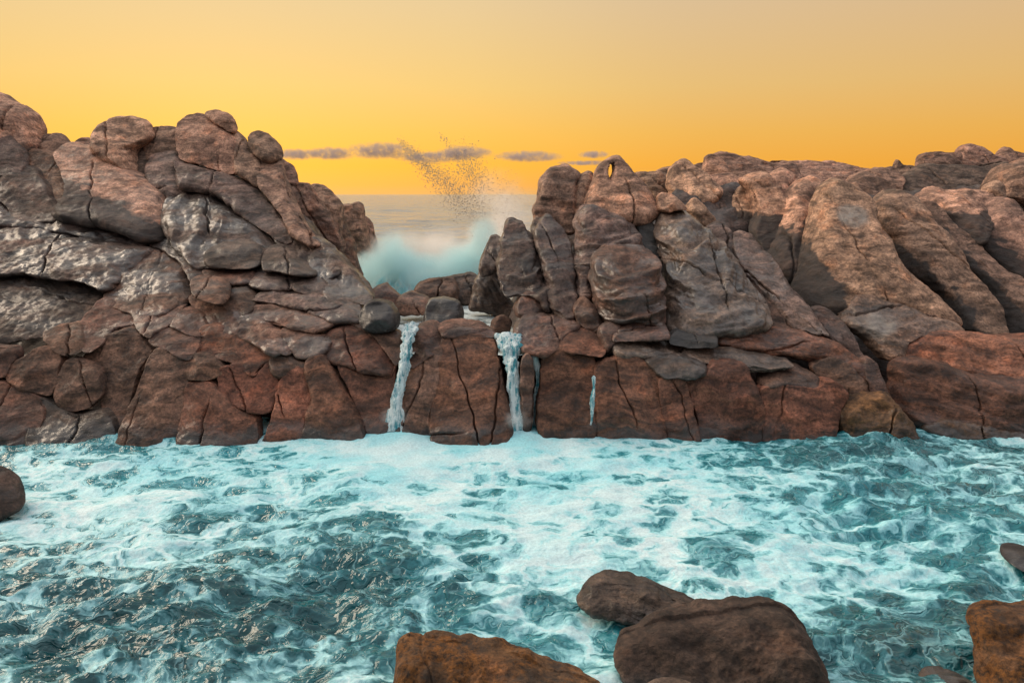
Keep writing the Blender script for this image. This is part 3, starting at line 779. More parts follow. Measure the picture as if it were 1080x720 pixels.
R("boulder", "shark-fin rock, pink above a straight dark tide line", [(822, 236), (827, 206), (840, 191), (853, 184), (866, 194), (864, 216), (855, 244), (848, 270), (838, 296), (822, 300), (808, 280)], 'R', 'pink', 0.04, dep=(19.5, 22.8), T=1.1, stain=(.46, .06), strata=.6)
R("boulder", "tall striking boulder banded pink, grey and salmon with a black lichen skirt", [(836, 312), (845, 285), (851, 240), (858, 214), (864, 197), (877, 189), (892, 193), (907, 202), (917, 220), (921, 237), (932, 250), (939, 268), (949, 282), (967, 296), (986, 313), (1002, 336), (992, 346), (960, 342), (920, 330), (890, 338), (862, 336), (844, 326)], 'P', 'pink', 0.04, dep=(17.4, 21.0), T=1.3, Rad=1.1, strata=.7, lump=.8, stain=(.74, .14, -.9), pale=(900, 228, 18, 13))
R("rock_pillar", "dark-topped ridge sweeping down beside the banded tall boulder", [(916, 216), (930, 204), (945, 202), (958, 211), (971, 228), (986, 243), (1001, 262), (1011, 282), (1029, 300), (1044, 322), (1050, 350), (1030, 354), (1005, 344), (984, 314), (964, 297), (946, 282), (934, 252), (921, 240)], 'P', 'dusk', 0.05, dep=(18.2, 22.4), T=1.1, stain=(.52, .14, -.55), dip=45, strata=.5)
R("rock_pillar", "second long ridge parallel to the dark-topped one", [(963, 215), (972, 211), (983, 217), (1001, 235), (1023, 252), (1039, 270), (1056, 285), (1082, 302), (1104, 322), (1104, 356), (1082, 360), (1062, 354), (1044, 325), (1026, 300), (1006, 282), (997, 262), (982, 243), (967, 228)], 'P', 'dusk', 0.05, dep=(18.6, 23.2), T=1.0, stain=(.50, .14, -.5), dip=45, strata=.5)
R("boulder", "rough pale-topped rock with a black flank above the parallel ridges", [(965, 210), (976, 199), (983, 197), (990, 201), (1010, 199), (1028, 199), (1041, 202), (1046, 214), (1036, 242), (1030, 258), (1016, 252), (1003, 238), (984, 220)], 'R', 'pink', 0.03, dep=(21.5, 24.8), T=1.0, stain=(.42, .14), lump=1.3)
R("boulder", "domed pink-and-black rock at the picture edge above the parallel ridges", [(1022, 250), (1032, 232), (1042, 213), (1055, 209), (1066, 217), (1081, 242), (1102, 262), (1102, 312), (1082, 306), (1055, 290), (1034, 270)], 'R', 'dusk', 0.03, dep=(20.5, 23.6), T=1.1, stain=(.45, .18, -.3))
R("boulder", "pitted brown rock below the far skyline at the picture edge", [(1038, 216), (1043, 195), (1050, 180), (1063, 171), (1102, 168), (1102, 246), (1082, 246), (1068, 219), (1054, 211)], 'R', 'dusk', 0.03, dep=(25, 27), lump=1.4, stain=(.7, .2))
R("boulder", "small standing knob in front of the pitted brown rock", [(1039, 199), (1050, 191), (1057, 196), (1058, 210), (1046, 213), (1039, 208)], 'R', 'dusk', 0.03, dep=(24.2, 24.6))
# ---- far ridges on the skyline
R("rock_ridge", "low dark ridge strip on the skyline behind the fluted rock", [(690, 184), (700, 178), (715, 176), (730, 174), (748, 173), (750, 190), (712, 194), (692, 196)], 'P', 'dusk', 0.0, dep=(32, 33), strata=1.2)
R("rock_ridge", "dark bumpy ridge along the skyline behind the pink dome", [(742, 176), (748, 167), (757, 161), (775, 164), (795, 166), (812, 171), (830, 170), (838, 180), (838, 206), (790, 204), (750, 196)], 'P', 'dusk', 0.0, dep=(30, 32), T=1.2, Rad=.7, strata=1.4, lump=1.3)
R("rock_ridge", "low rounded skyline ridge in the middle of the far rocks", [(828, 176), (832, 170), (855, 168), (870, 169), (885, 171), (902, 177), (914, 180), (912, 206), (870, 208), (836, 204)], 'P', 'dusk', 0.0, dep=(33, 35), T=1.2, Rad=.7, strata=1.2, lump=1.3)
R("rock_ridge", "grooved brown ridge dropping from the low skyline ridge", [(893, 193), (905, 181), (918, 178), (943, 177), (950, 195), (938, 212), (918, 212), (896, 203)], 'P', 'dusk', 0.0, dep=(27, 29), strata=1.4, dip=60)
R("rock_ridge", "wide dark rock mass filling the gap under the far skyline", [(938, 206), (948, 190), (970, 175), (1000, 174), (1030, 175), (1058, 171), (1056, 192), (1044, 208), (1015, 208), (985, 206), (958, 214)], 'P', 'dark', 0.0, dep=(27.5, 30), T=1.0)
R("rock_spire", "small sharp point on the far skyline beside the wide dark mass", [(941, 196), (943, 182), (945, 169), (950, 174), (960, 175), (970, 178), (966, 190), (952, 199)], 'P', 'dusk', 0.0, dep=(31, 31.5))
R("rock_block", "long flat-topped block on the far skyline", [(966, 180), (968, 165), (980, 161), (995, 162), (1008, 162), (1013, 178), (1004, 186), (980, 186)], 'B', 'dusk', 0.0, dep=(33, 34), strata=1.5, T=.6)
R("boulder", "highest hump of the far skyline next to the flat-topped block", [(1007, 180), (1010, 158), (1020, 151), (1033, 156), (1043, 164), (1056, 168), (1058, 182), (1030, 185)], 'R', 'dusk', 0.0, dep=(34, 35), strata=1.3, T=.9)
R("boulder", "last hump on the far skyline at the picture edge", [(1051, 176), (1053, 161), (1060, 156), (1066, 161), (1082, 164), (1104, 167), (1104, 186), (1062, 185)], 'R', 'dusk', 0.0, dep=(36, 37), strata=1.3, T=.9)
# ---- low rocks running down to the pool beside the far ridges
R("rock_slab", "sloping rock with a crackled grey-white patch above the shaggy crevice", [(884, 335), (896, 312), (911, 307), (940, 316), (971, 329), (1003, 339), (1010, 349), (970, 354), (952, 362), (944, 376), (930, 376), (914, 360), (895, 347)], 'S', 'dusk', 0.5, dep=(16.0, 17.4), T=.7, Rad=.7, dip=25, pale=(925, 342, 26, 14))
R("boulder", "long smooth reddish boulder lying below the crackled slope", [(942, 370), (950, 361), (967, 351), (990, 346), (1022, 349), (1050, 354), (1104, 356), (1104, 408), (1060, 404), (1022, 397), (985, 386), (960, 384), (944, 378)], 'R', 'red', 0.2, dep=(15.4, 16.4), T=.9, Rad=.7, strata=.8, dip=12)
R("boulder", "lowest long brown boulder meeting the ruffled water", [(942, 388), (958, 379), (990, 384), (1030, 396), (1104, 402), (1104, 462), (1035, 462), (985, 458), (955, 445), (938, 420), (945, 402)], 'R', 'rust', 0.25, dep=(14.3, 15.2), T=.8, Rad=.6, strata=1.3, ext=6, dip=12)
R("rock_slab", "dark narrow strip of rock falling into the black crevice", [(855, 325), (870, 324), (890, 341), (903, 362), (910, 382), (908, 396), (892, 384), (877, 364), (860, 341)], 'P', 'dark', 0.3, dep=(15.2, 16.8), dip=50)
R("boulder", "small upright brown stone above the lumpy mound", [(907, 379), (914, 375), (922, 384), (931, 407), (930, 416), (912, 420), (906, 398)], 'R', 'brown', 0.3, dep=(14.5, 15.0))
R("boulder", "lumpy brown mound of clustered knobs at the water's edge", [(883, 432), (897, 420), (915, 415), (932, 417), (941, 428), (951, 442), (961, 460), (960, 474), (915, 476), (896, 474), (882, 452)], 'R', 'ochre', 0.25, dep=(13.9, 14.2), T=.7, lump=2.4, strata=1.2)
R("rock_block", "stubby block topping the end of the ledge above the lumpy mound", [(853, 384), (870, 375), (885, 379), (899, 390), (910, 400), (910, 412), (900, 422), (889, 418), (880, 404), (866, 398), (854, 391)], 'B', 'brown', 0.3, dep=(14.5, 15.0))
R("rock_slab", "thin pale-edged slab on the rounded end block", [(798, 397), (810, 384), (830, 381), (851, 389), (864, 398), (864, 408), (830, 406), (803, 408)], 'S', 'brown', 0.5, dep=(14.4, 15.0))
R("boulder", "low kelp-brown rocks awash under the lowest long boulder".replace("rocks", "rock"), [(972, 450), (985, 442), (1004, 441), (1030, 447), (1060, 452), (1104, 458), (1104, 474), (1050, 472), (1000, 464)], 'R', 'ochre', 0.5, dep=(13.9, 14.2), T=.35, lump=1.6)
R("rock_slab", "flat grey rock barely above the ruffled water at the picture edge", [(1036, 465), (1048, 459), (1070, 456), (1104, 458), (1104, 486), (1072, 482)], 'R', 'grey', 0.6, dep=(13.4, 14.0), T=.3)
# ---- loose rocks in the pool near the viewer
R("boulder", "big smooth dark boulder in the pool, the largest loose rock", [(641, 692), (646, 672), (658, 663), (692, 655), (739, 648), (778, 643), (811, 638), (830, 645), (850, 663), (864, 683), (872, 702), (877, 722), (878, 760), (690, 764), (665, 740), (650, 715)], 'R', 'boulder', 0.0, dep=(6.0, 6.95), T=.5, Rad=.5, strata=1.0, lump=2.4, grow=-5, crack=0, facets=4, step=1.6)
R("boulder", "half-sunk dark rock tapering into the foam behind the big smooth boulder", [(604, 630), (613, 618), (622, 605), (640, 602), (658, 603), (683, 610), (705, 621), (724, 630), (750, 639), (748, 650), (722, 656), (700, 660), (678, 660), (650, 652), (625, 646), (608, 639)], 'R', 'boulder', 0.25, dep=(7.4, 7.95), T=.3, Rad=.3, strata=1.6, dip=22, crack=0.3, lump=2.2, grow=-4, facets=4)
R("boulder", "algae-covered orange-brown boulder at the picture bottom", [(410, 730), (412, 700), (416, 681), (428, 666), (450, 667), (472, 671), (492, 674), (517, 677), (539, 685), (556, 694), (578, 702), (600, 706), (622, 716), (640, 728), (660, 775), (408, 775)], 'R', 'ochre', 0.0, grow=-6, dep=(5.5, 6.35), T=.5, Rad=.5, strata=2.0, lump=2.6, mat=MOSS, crack=.3, step=1.6)
R("boulder", "upright mossy orange rock cut by the picture corner", [(1021, 652), (1026, 641), (1040, 637), (1062, 637), (1080, 639), (1116, 642), (1120, 750), (1050, 750), (1041, 706), (1033, 686), (1027, 667)], 'R', 'ochre', 0.0, grow=-3, dep=(5.9, 6.75), T=.4, Rad=.45, strata=2.0, lump=2.6, mat=MOSS, crack=.3, step=1.6)
R("boulder", "dark rock poking into the pool at the picture edge amid white foam", [(-16, 496), (3, 500), (10, 514), (18, 527), (18, 538), (2, 548), (-16, 550)], 'R', 'boulder', 0.3, dep=(10.1, 10.5), T=.3)
R("boulder", "small black rock awash at the picture edge above the mossy upright one", [(1066, 592), (1070, 584), (1078, 581), (1096, 582), (1098, 602), (1078, 600)], 'R', 'black', 0.7, dep=(8.5, 8.8), T=.25)
R("boulder", "grey tip of a rock just showing in front of the big smooth boulder", [(670, 749), (684, 743), (702, 740), (736, 739), (752, 746), (764, 758), (700, 768), (666, 760)], 'R', 'grey', 0.0, dep=(5.2, 5.5), T=.15, lump=.7)
R("boulder", "small dark rock tip at the picture bottom beside the mossy upright rock", [(976, 736), (990, 727), (1010, 723), (1028, 727), (1040, 739), (1010, 757)], 'R', 'boulder', 0.5, dep=(6.1, 6.4), T=.16, lump=2)

# ================================================================== BEDROCK under and between the boulders
def grid_quads(nr, nc):
    i = np.arange(nr * nc).reshape(nr, nc)
    return np.stack([i[:-1, :-1].ravel(), i[:-1, 1:].ravel(), i[1:, 1:].ravel(), i[1:, :-1].ravel()], 1)


SKY_PX = [-400, 0, 40, 80, 110, 160, 200, 250, 300, 330, 360, 395, 405, 430, 500, 520, 560, 590, 650, 690, 750, 830, 900, 1000, 1080, 1500]
SKY_PY = [130, 130, 165, 175, 160, 165, 160, 170, 215, 235, 280, 320, 335, 338, 338, 330, 270, 215, 205, 215, 195, 205, 205, 200, 195, 190]


def bedrock():
    ys = np.concatenate([np.linspace(14.2, 24, 120), np.linspace(24.3, 46, 60)])
    xs = np.linspace(-24, 26, 420)
    X, Y = np.meshgrid(xs, ys)
    inv = np.linspace(100, 470, 400)
    dl, dr = D_LEFT(inv), D_RIGHT(inv)
    px = 540 + F * X / (Y * 1.0)                      # near enough for a buried surface
    wr = sstep(430, 560, px)
    off = 1.3 + 3.2 * sstep(760, 850, px) + 0.8 * sstep(120, 40, px)
    pyl = np.interp(Y - off, dl[::-1], inv[::-1])
    pyr = np.interp(Y - off, dr[::-1], inv[::-1])
    py = pyl * (1 - wr) + pyr * wr + 8
    top = np.interp(px, SKY_PX, SKY_PY)
    py = np.maximum(py, top)
    v = (360 - py) / F
    Z = CAM_H + Y * (-SP + v * CP) / (CP + v * SP)
    # channel floor between the banks
    ch = sstep(395, 425, px) * (1 - sstep(525, 560, px))
    Z = Z * (1 - ch) + np.minimum(Z, 1.05) * ch
    Z = np.minimum(Z, np.where(Y < 14.9, (Y - 14.4) * 3.0, 99))
    # the back falls away to the sea
    yt = np.where(px < 420, 27.0 - 0 * px, 34.0)
    yt = np.where((px > 400) & (px < 640), 22.5, yt)
    Z = Z - np.clip(Y - yt, 0, 99) * 0.8
    Z = np.maximum(Z, -2.0)
    V = np.stack([X.ravel(), Y.ravel(), Z.ravel()], 1)
    V[:, 2] += fbm(V * 0.9, 4, .6) * 0.22
    o = make_mesh("terrain", V, grid_quads(len(ys), len(xs)), ROCK, dict(wet=np.full(len(V), .4), stain=np.full(len(V), .3)))
    o.color = (0.09, 0.06, 0.05, 1)
    tag(o, kind="structure")


bedrock()


# ================================================================== WATER
def pool_material():
    m = NT("foaming_pool_water")
    P = m.pos()
    cov = m.attr("foam")
    teal = m.attr("teal")
    warp = m.vmul(m.vadd(m.noise(P, 0.9, 4, .6, color=True), (-.5, -.5, -.5)), (1.3, 1.3, 0))
    Q = m.vadd(P, warp)
    warp2 = m.vmul(m.vadd(m.noise(P, 4.0, 3, .6, color=True), (-.5, -.5, -.5)), (.22, .22, 0))
    Q = m.vadd(Q, warp2)
    Q = m.vmul(Q, (0.8, 1.0, 0.0))

    def lace(scale):
        v = m.n("ShaderNodeTexVoronoi", feature='DISTANCE_TO_EDGE')
        v.inputs["Scale"].default_value = scale
        m.put(v.inputs["Vector"], Q)
        return v.outputs["Distance"]
    l1 = m.rng(lace(1.3), 0.0, 0.34, 1, 0)
    l2 = m.rng(lace(3.4), 0.0, 0.30, 1, 0)
    l3 = m.rng(lace(9.0), 0.0, 0.35, 1, 0)
    cloud = m.noise(Q, 1.6, 8, .68)
    val = m.math('ADD', m.math('MULTIPLY', l1, 0.62), m.math('MULTIPLY', l2, 0.50))
    val = m.math('ADD', val, m.math('MULTIPLY', l3, 0.22))
    val = m.math('ADD', val, m.math('MULTIPLY', m.math('SUBTRACT', cloud, 0.5), 1.7))
    val = m.math('ADD', val, m.math('MULTIPLY', m.math('SUBTRACT', cov, 0.5), 1.7))
    foam = m.rng(val, 0.38, 0.98)
    thread = m.math('MULTIPLY', m.rng(lace(2.2), 0.0, 0.05, .5, 0), m.rng(m.noise(Q, 1.1, 4), .44, .62))
    thread2 = m.math('MULTIPLY', m.rng(lace(6.5), 0.0, 0.08, .4, 0), m.rng(m.noise(Q, 2.1, 4), .46, .62))
    foam = m.math('MAXIMUM', foam, m.math('MAXIMUM', thread, thread2))
    thin = m.rng(val, -0.05, 0.75)                        # aerated water under and round the foam
    fine = m.noise(P, 26, 5, .7)
    deep = m.mix(teal, (0.006, 0.055, 0.064, 1), (0.010, 0.17, 0.205, 1))
    aer = m.mix(teal, (0.04, 0.22, 0.26, 1), (0.04, 0.36, 0.45, 1))
    fcol = m.mix(m.rng(val, 0.7, 1.5), (0.38, 0.76, 0.82, 1), (0.74, 0.89, 0.92, 1))
    fcol = m.mix(m.math('MULTIPLY', teal, m.rng(m.noise(P, .7, 3), .4, .65, .25, .8)), fcol, (0.27, 0.74, 0.84, 1))
    fcol = m.mix(1.0, fcol, m.mix(m.rng(fine, .3, .7), (.8, .8, .8, 1), (1.08, 1.08, 1.08, 1)), 'MULTIPLY')
    col = m.mix(m.math('MULTIPLY', thin, 0.75), deep, aer)
    col = m.mix(foam, col, fcol)
    ro = m.math('ADD', m.rng(foam, 0, 1, 0.09, 0.62, smooth=False), 0.0)
    r1 = m.noise(m.vmul(Q, (1, 1.5, 0)), 5.0, 2, .5, .5)
    r2 = m.noise(m.vmul(P, (1, 1.4, 1)), 14, 2, .5, .4)
    b1 = m.bump(r1, 0.10, m.rng(foam, 0, 1, .85, .22))
    b2 = m.bump(r2, 0.006, m.rng(foam, 0, 1, .85, .3), b1)
    b3 = m.bump(m.math('ADD', m.math('MULTIPLY', foam, 1.0), m.math('MULTIPLY', m.math('MULTIPLY', fine, foam), .7)), 0.012, 0.8, b2)
    m.bsdf(**{"Base Color": col, "Roughness": ro, "Normal": b3, "IOR": 1.45})
    return m.m


# foam cover: picture position, spread, amount
BLOBS = [(420, 480, 60, 35, .45), (470, 470, 120, 18, .55), (440, 520, 70, 40, .35), (545, 470, 90, 22, .4), (300, 470, 150, 16, .22),
         (680, 480, 100, 20, .22), (560, 555, 130, 45, .35), (700, 520, 130, 45, .28), (180, 520, 200, 40, .20), (60, 520, 80, 40, .20),
         (830, 590, 120, 40, .28), (930, 600, 60, 30, .22), (620, 600, 120, 30, .25), (150, 590, 160, 35, .12), (560, 660, 120, 50, .18),
         (260, 540, 60, 14, -.18), (380, 580, 60, 40, -.35), (330, 640, 170, 55, -.48), (60, 680, 160, 45, -.45), (60, 466, 90, 12, -.5),
         (860, 474, 90, 16, -.45), (980, 530, 110, 40, -.25), (1010, 640, 110, 50, -.32), (930, 690, 90, 40, -.42), (30, 590, 70, 20, -.22), (490, 485, 45, 14, -.22),
         (200, 480, 90, 14, -.10), (1000, 470, 80, 12, -.12), (500, 620, 60, 25, -.05)]
TEALB = [(480, 470, 330, 50, .9), (150, 500, 250, 50, .5), (620, 560, 350, 90, .45), (560, 670, 130, 40, .35), (950, 560, 200, 80, .45)]


def blob_field(px, py, blobs, base):
    v = np.full(px.shape, base)
    for x, y, rx, ry, a in blobs:
        v = v + a * np.exp(-((px - x) / rx) ** 2 - ((py - y) / ry) ** 2)
    return v


def pool():
    pyr = np.concatenate([np.linspace(1500, 760, 60), np.linspace(757, 436, 330)])
    ys = y_on_plane(pyr)
    xs = np.linspace(-14.5, 14.5, 1000)
    X, Y = np.meshgrid(xs, ys)
    V = np.stack([X.ravel(), Y.ravel(), np.zeros(X.size)], 1)
    px, py = project(V)
    rough = blob_field(px, py, [(330, 640, 260, 70, .6), (980, 560, 150, 90, .5), (100, 680, 200, 60, .6), (850, 480, 120, 30, .4)], .65)
    A = V * np.array([0.75, 1.6, 0])
    wv = fbm(A * 0.45 + 3, 3, .5) * 0.12
    wv += (0.5 - np.abs(fbm(A * 1.0 + 9, 2, .4))) * 0.16 * rough + fbm(A * 1.9 + 29, 2, .4) * 0.045 * rough
    wv += (0.5 - np.abs(fbm(A * 3.6 + 19, 2, .45))) * 0.05 * rough
    V[:, 2] = wv * np.clip(1.35 - 0.75 * blob_field(px, py, BLOBS, 0.41), .35, 1.2) - 0.06
    # the sheet humps up where the cascades pour in
    for x, y, r, a in ((-2.15, 14.15, .7, .13), (.15, 14.1, .6, .10)):
        V[:, 2] += a * np.exp(-((V[:, 0] - x) ** 2 + (V[:, 1] - y) ** 2) / r ** 2)
    cov = blob_field(px, py, [(x, y, rx, ry, a * (.62 if a > 0 else .72)) for x, y, rx, ry, a in BLOBS], 0.385)
    # lace collars where rocks break the surface
    teal = np.clip(blob_field(px, py, TEALB, 0.05), 0, 1)
    o = make_mesh("pool_water", V, grid_quads(len(ys), len(xs)), pool_material(), dict(foam=np.clip(cov, -0.2, 1.2), teal=teal))
    tag(o, "turquoise rock pool covered with drifting lacy foam", "water", kind="structure")


pool()


def sea_material():
    m = NT("open_sea_water")
    P = m.pos()
    r1 = m.noise(m.vmul(P, (.25, .6, 0)), 0.9, 6, .6, .5)
    r2 = m.noise(m.vmul(P, (.6, 1.2, 0)), 2.2, 4, .6, .4)
    r0 = m.noise(m.vmul(P, (.05, .16, 0)), 1.0, 4, .6, .6)
    b0 = m.bump(r0, 3.0, 0.9)
    b1 = m.bump(r1, 0.9, 0.9, b0)
    b2 = m.bump(r2, 0.12, 0.8, b1)
    fo = m.math('MULTIPLY', m.rng(m.noise(m.vmul(P, (.16, .5, 0)), 1.0, 8, .7), .50, .68), m.attr("foam"))
    col = m.mix(fo, (0.30, 0.32, 0.34, 1), (0.66, 0.74, 0.76, 1))
    m.bsdf(**{"Base Color": col, "Roughness": m.rng(fo, 0, 1, .16, .7), "Normal": b2, "IOR": 1.33})
    return m.m


def sea():
    pyr = np.concatenate([np.linspace(345, 225, 200), np.linspace(224.5, 206.2, 70)])
    ys = np.concatenate([y_on_plane(pyr), [9000, 16000, 30000]])
    u = np.linspace(-1.6, 1.6, 420)
    Y, U = np.meshgrid(ys, u, indexing='ij')
    X = U * Y
    V = np.stack([X.ravel(), Y.ravel(), np.zeros(X.size)], 1)
    far = np.clip(1 - V[:, 1] / 900, 0, 1)
    V[:, 2] = (fbm(V * np.array([.05, .13, 0]), 4, .55) * 0.55 + (0.4 - np.abs(fbm(V * np.array([.16, .42, 0]) + 5, 3, .5))) * 0.32) * far - 0.1
    foam = 0.9 * np.exp(-((V[:, 1] - 34) / 14) ** 2) + 0.15 * np.exp(-V[:, 1] / 200)
    o = make_mesh("sea_water", V, grid_quads(len(ys), len(u)), sea_material(), dict(foam=foam))
    tag(o, kind="structure")


sea()


def basin():
    m = NT("still_basin_water")
    P = m.pos()
    n = m.noise(P, 2.5, 6, .65, .6)
    fo = m.rng(n, .36, .52)
    col = m.mix(fo, (0.10, 0.15, 0.16, 1), (0.66, 0.74, 0.74, 1))
    b = m.bump(m.noise(m.vmul(P, (1, 1.6, 1)), 7, 4, .6), .05, .8)
    m.bsdf(**{"Base Color": col, "Roughness": m.rng(fo, 0, 1, .1, .5), "Normal": b, "IOR": 1.33})
    pts_y = np.linspace(14.85, 22.5, 120)
    xs = np.linspace(-5.4, 1.4, 90)
    X, Y = np.meshgrid(xs, pts_y)
    V = np.stack([X.ravel(), Y.ravel(), np.full(X.size, 1.36)], 1)
    V[:, 2] += fbm(V * 1.5, 3) * 0.03
    Q = grid_quads(len(pts_y), len(xs))
    px, py = project(V)
    keep = (px > 398) & (px < 578) & ((V[:, 1] > 15.35) | ((px > 424) & (px < 440)) | ((px > 524) & (px < 568)))
    o = make_mesh("basin_water", V, Q[keep[Q].all(1)], m.m)
    tag(o, kind="structure")


basin()


def fall_material():
    m = NT("cascading_water")
    P = m.pos()
    st = m.noise(m.vmul(P, (12, 5, 0.9)), 1.0, 7, .66, .5)
    sp = m.noise(P, 11, 6, .7, .5)
    k = m.rng(m.math('ADD', m.math('MULTIPLY', st, .7), m.math('MULTIPLY', sp, .3)), .40, .56)
    col = m.mix(k, (0.03, 0.30, 0.38, 1), (0.80, 0.92, 0.94, 1))
    b = m.bump(m.math('ADD', st, m.math('MULTIPLY', sp, .6)), .08, .9)
    m.bsdf(**{"Base Color": col, "Roughness": m.rng(k, 0, 1, .15, .55), "Normal": b, "IOR": 1.33})
    return m.m


FALL = fall_material()


def cascade(label, spine, name="waterfall", bulge=.16):
    """spine: picture x, picture y, depth, half width (m); a tongue of water with a rounded face and a back"""
    s = np.array(spine, float)
    t = np.linspace(0, len(s) - 1, 90)
    q = np.stack([np.interp(t, np.arange(len(s)), s[:, k]) for k in range(4)], 1)
    for k in range(4):
        q[1:-1, k] = np.convolve(np.pad(q[:, k], 4, mode='edge'), np.ones(9) / 9, 'valid')[1:-1]
    cen = unproject(q[:, 0], q[:, 1], q[:, 2])
    nc = 28
    a = np.linspace(0, 2 * math.pi, nc, endpoint=False)
    w = 0.8 * q[:, 3][:, None] * (1 + .30 * fbm(np.column_stack([t * .9, t * 0, t * 0 + q[0, 0]]), 4, .6)[:, None])
    X = cen[:, None, 0] + w * np.cos(a)
    Yy = cen[:, None, 1] - bulge * np.sin(a) * (np.sin(a) > 0) - .08 * np.sin(a) * (np.sin(a) <= 0)
    Z = cen[:, None, 2] + 0 * X + (np.sin(a) > 0) * np.sin(a) * .05
    V = np.stack([X.ravel(), Yy.ravel(), Z.ravel()], 1)
    i = np.arange(len(q) * nc).reshape(len(q), nc)
    j = np.roll(i, -1, 1)
    Q = np.stack([i[:-1].ravel(), j[:-1].ravel(), j[1:].ravel(), i[1:].ravel()], 1)
    V = V + vnormals(V, Q) * (fbm(V * np.array([9, 6, 1.1]), 5, .6) * .05)[:, None]
    o = make_mesh(name, V, Q, FALL)
    tag(o, label, "waterfall")


cascade("narrow cascade winding down a cleft beside the sheer brown block", [(434, 342, 15.6, .17), (431, 352, 15.1, .18), (430, 366, 14.8, .14), (427, 384, 14.55, .13), (424, 402, 14.4, .14), (420, 420, 14.25, .17), (416, 440, 14.1, .2), (415, 456, 13.95, .22)], bulge=.08)
cascade("wider turquoise cascade pouring into the pool between two brown blocks", [(536, 352, 15.5, .30), (538, 366, 15.05, .27), (539, 378, 14.85, .20), (541, 395, 14.55, .16), (543, 415, 14.4, .15), (545, 436, 14.25, .18), (545, 456, 14.0, .24)], bulge=.1)
cascade("thin glassy cascade behind the slim upright stone", [(565, 372, 15.0, .07), (566, 380, 14.9, .08), (567, 395, 14.85, .07), (566, 420, 14.75, .06), (565, 444, 14.6, .08), (565, 458, 14.4, .1)], bulge=.06)
cascade("fine white trickle running down between two smooth brown blocks", [(626, 398, 14.0, .022), (627, 410, 13.9, .028), (625, 424, 13.85, .022), (624, 438, 13.85, .03), (623, 448, 13.85, .028), (623, 458, 13.85, .03)], name="water_trickle", bulge=.05)


# ================================================================== SURF AND SPRAY
def vol_material(name, color, dens, nscale, lo, hi, aniso=0.2, absorb=None):
    m = NT(name)
    tc = m.n("ShaderNodeTexCoord")
    ob = tc.outputs["Object"]
    ln = m.n("ShaderNodeVectorMath", operation='LENGTH')
    m.put(ln.inputs[0], ob)
    fall = m.rng(ln.outputs["Value"], 0.15, 0.98, 1, 0)
    nz = m.rng(m.noise(m.pos(), nscale, 5, .62), lo, hi)
    d = m.math('MULTIPLY', m.math('MULTIPLY', fall, nz), dens)
    v = m.n("ShaderNodeVolumePrincipled")
    v.inputs["Color"].default_value = color
    v.inputs["Anisotropy"].default_value = aniso
    m.put(v.inputs["Density"], d)
    m.t.links.new(v.outputs[0], m.out.inputs["Volume"])
    return m.m


def ico(sub):
    import bmesh
    bm = bmesh.new()
    bmesh.ops.create_icosphere(bm, subdivisions=sub, radius=1.0)
    v = np.array([x.co[:] for x in bm.verts])
    f = np.array([[x.index for x in p.verts] for p in bm.faces])
    bm.free()
    return v, f


ICO3, ICO1 = ico(3), ico(1)


def blob_volume(name, px, py, y, rx, ry, depth, mat, tilt=0.0):
    v, f = ICO3
    me = bpy.data.meshes.new(name)
    me.from_pydata([tuple(c * 1.0) for c in v], [], [tuple(c) for c in f])
    me.materials.append(mat)
    o = bpy.data.objects.new(name, me)
    C.objects.link(o)
    o.location = unproject(px, py, y)
    o.scale = (rx * y / F, depth, ry * y / F)
    o.rotation_euler = (0, tilt, 0)
    return o


MIST = vol_material("pale_spray_mist", (0.98, 0.95, 0.92, 1), 1.1, 0.7, .36, .66, 0.35)
SURF = vol_material("turquoise_surf_spray", (0.80, 0.985, 1.0, 1), 3.4, 0.9, .36, .60, 0.0)
for px, py, y, rx, ry, dp, mat, tl in ((392, 286, 32, 34, 26, 2.0, SURF, 0), (418, 274, 31, 36, 36, 1.6, SURF, .15), (447, 288, 30.5, 40, 26, 1.8, SURF, 0), (484, 280, 30, 30, 34, 1.6, SURF, .1), (505, 262, 29.5, 24, 44, 1.5, SURF, 0.25), (432, 262, 32.5, 60, 26, 1.6, MIST, 0), (512, 246, 30.5, 26, 40, 1.5, MIST, .2)):
    tag(blob_volume("surf_spray", px, py, y, rx, ry, dp, mat, tl), kind="stuff")
for px, py, y, rx, ry, dp, mat, tl in ((495, 262, 33, 95, 34, 3.0, MIST, 0.0), (530, 228, 31, 46, 58, 2.2, MIST, -0.25), (378, 266, 34.5, 36, 24, 2, MIST, 0)):
    tag(blob_volume("spray_mist", px, py, y, rx, ry, dp, mat, tl), kind="stuff")


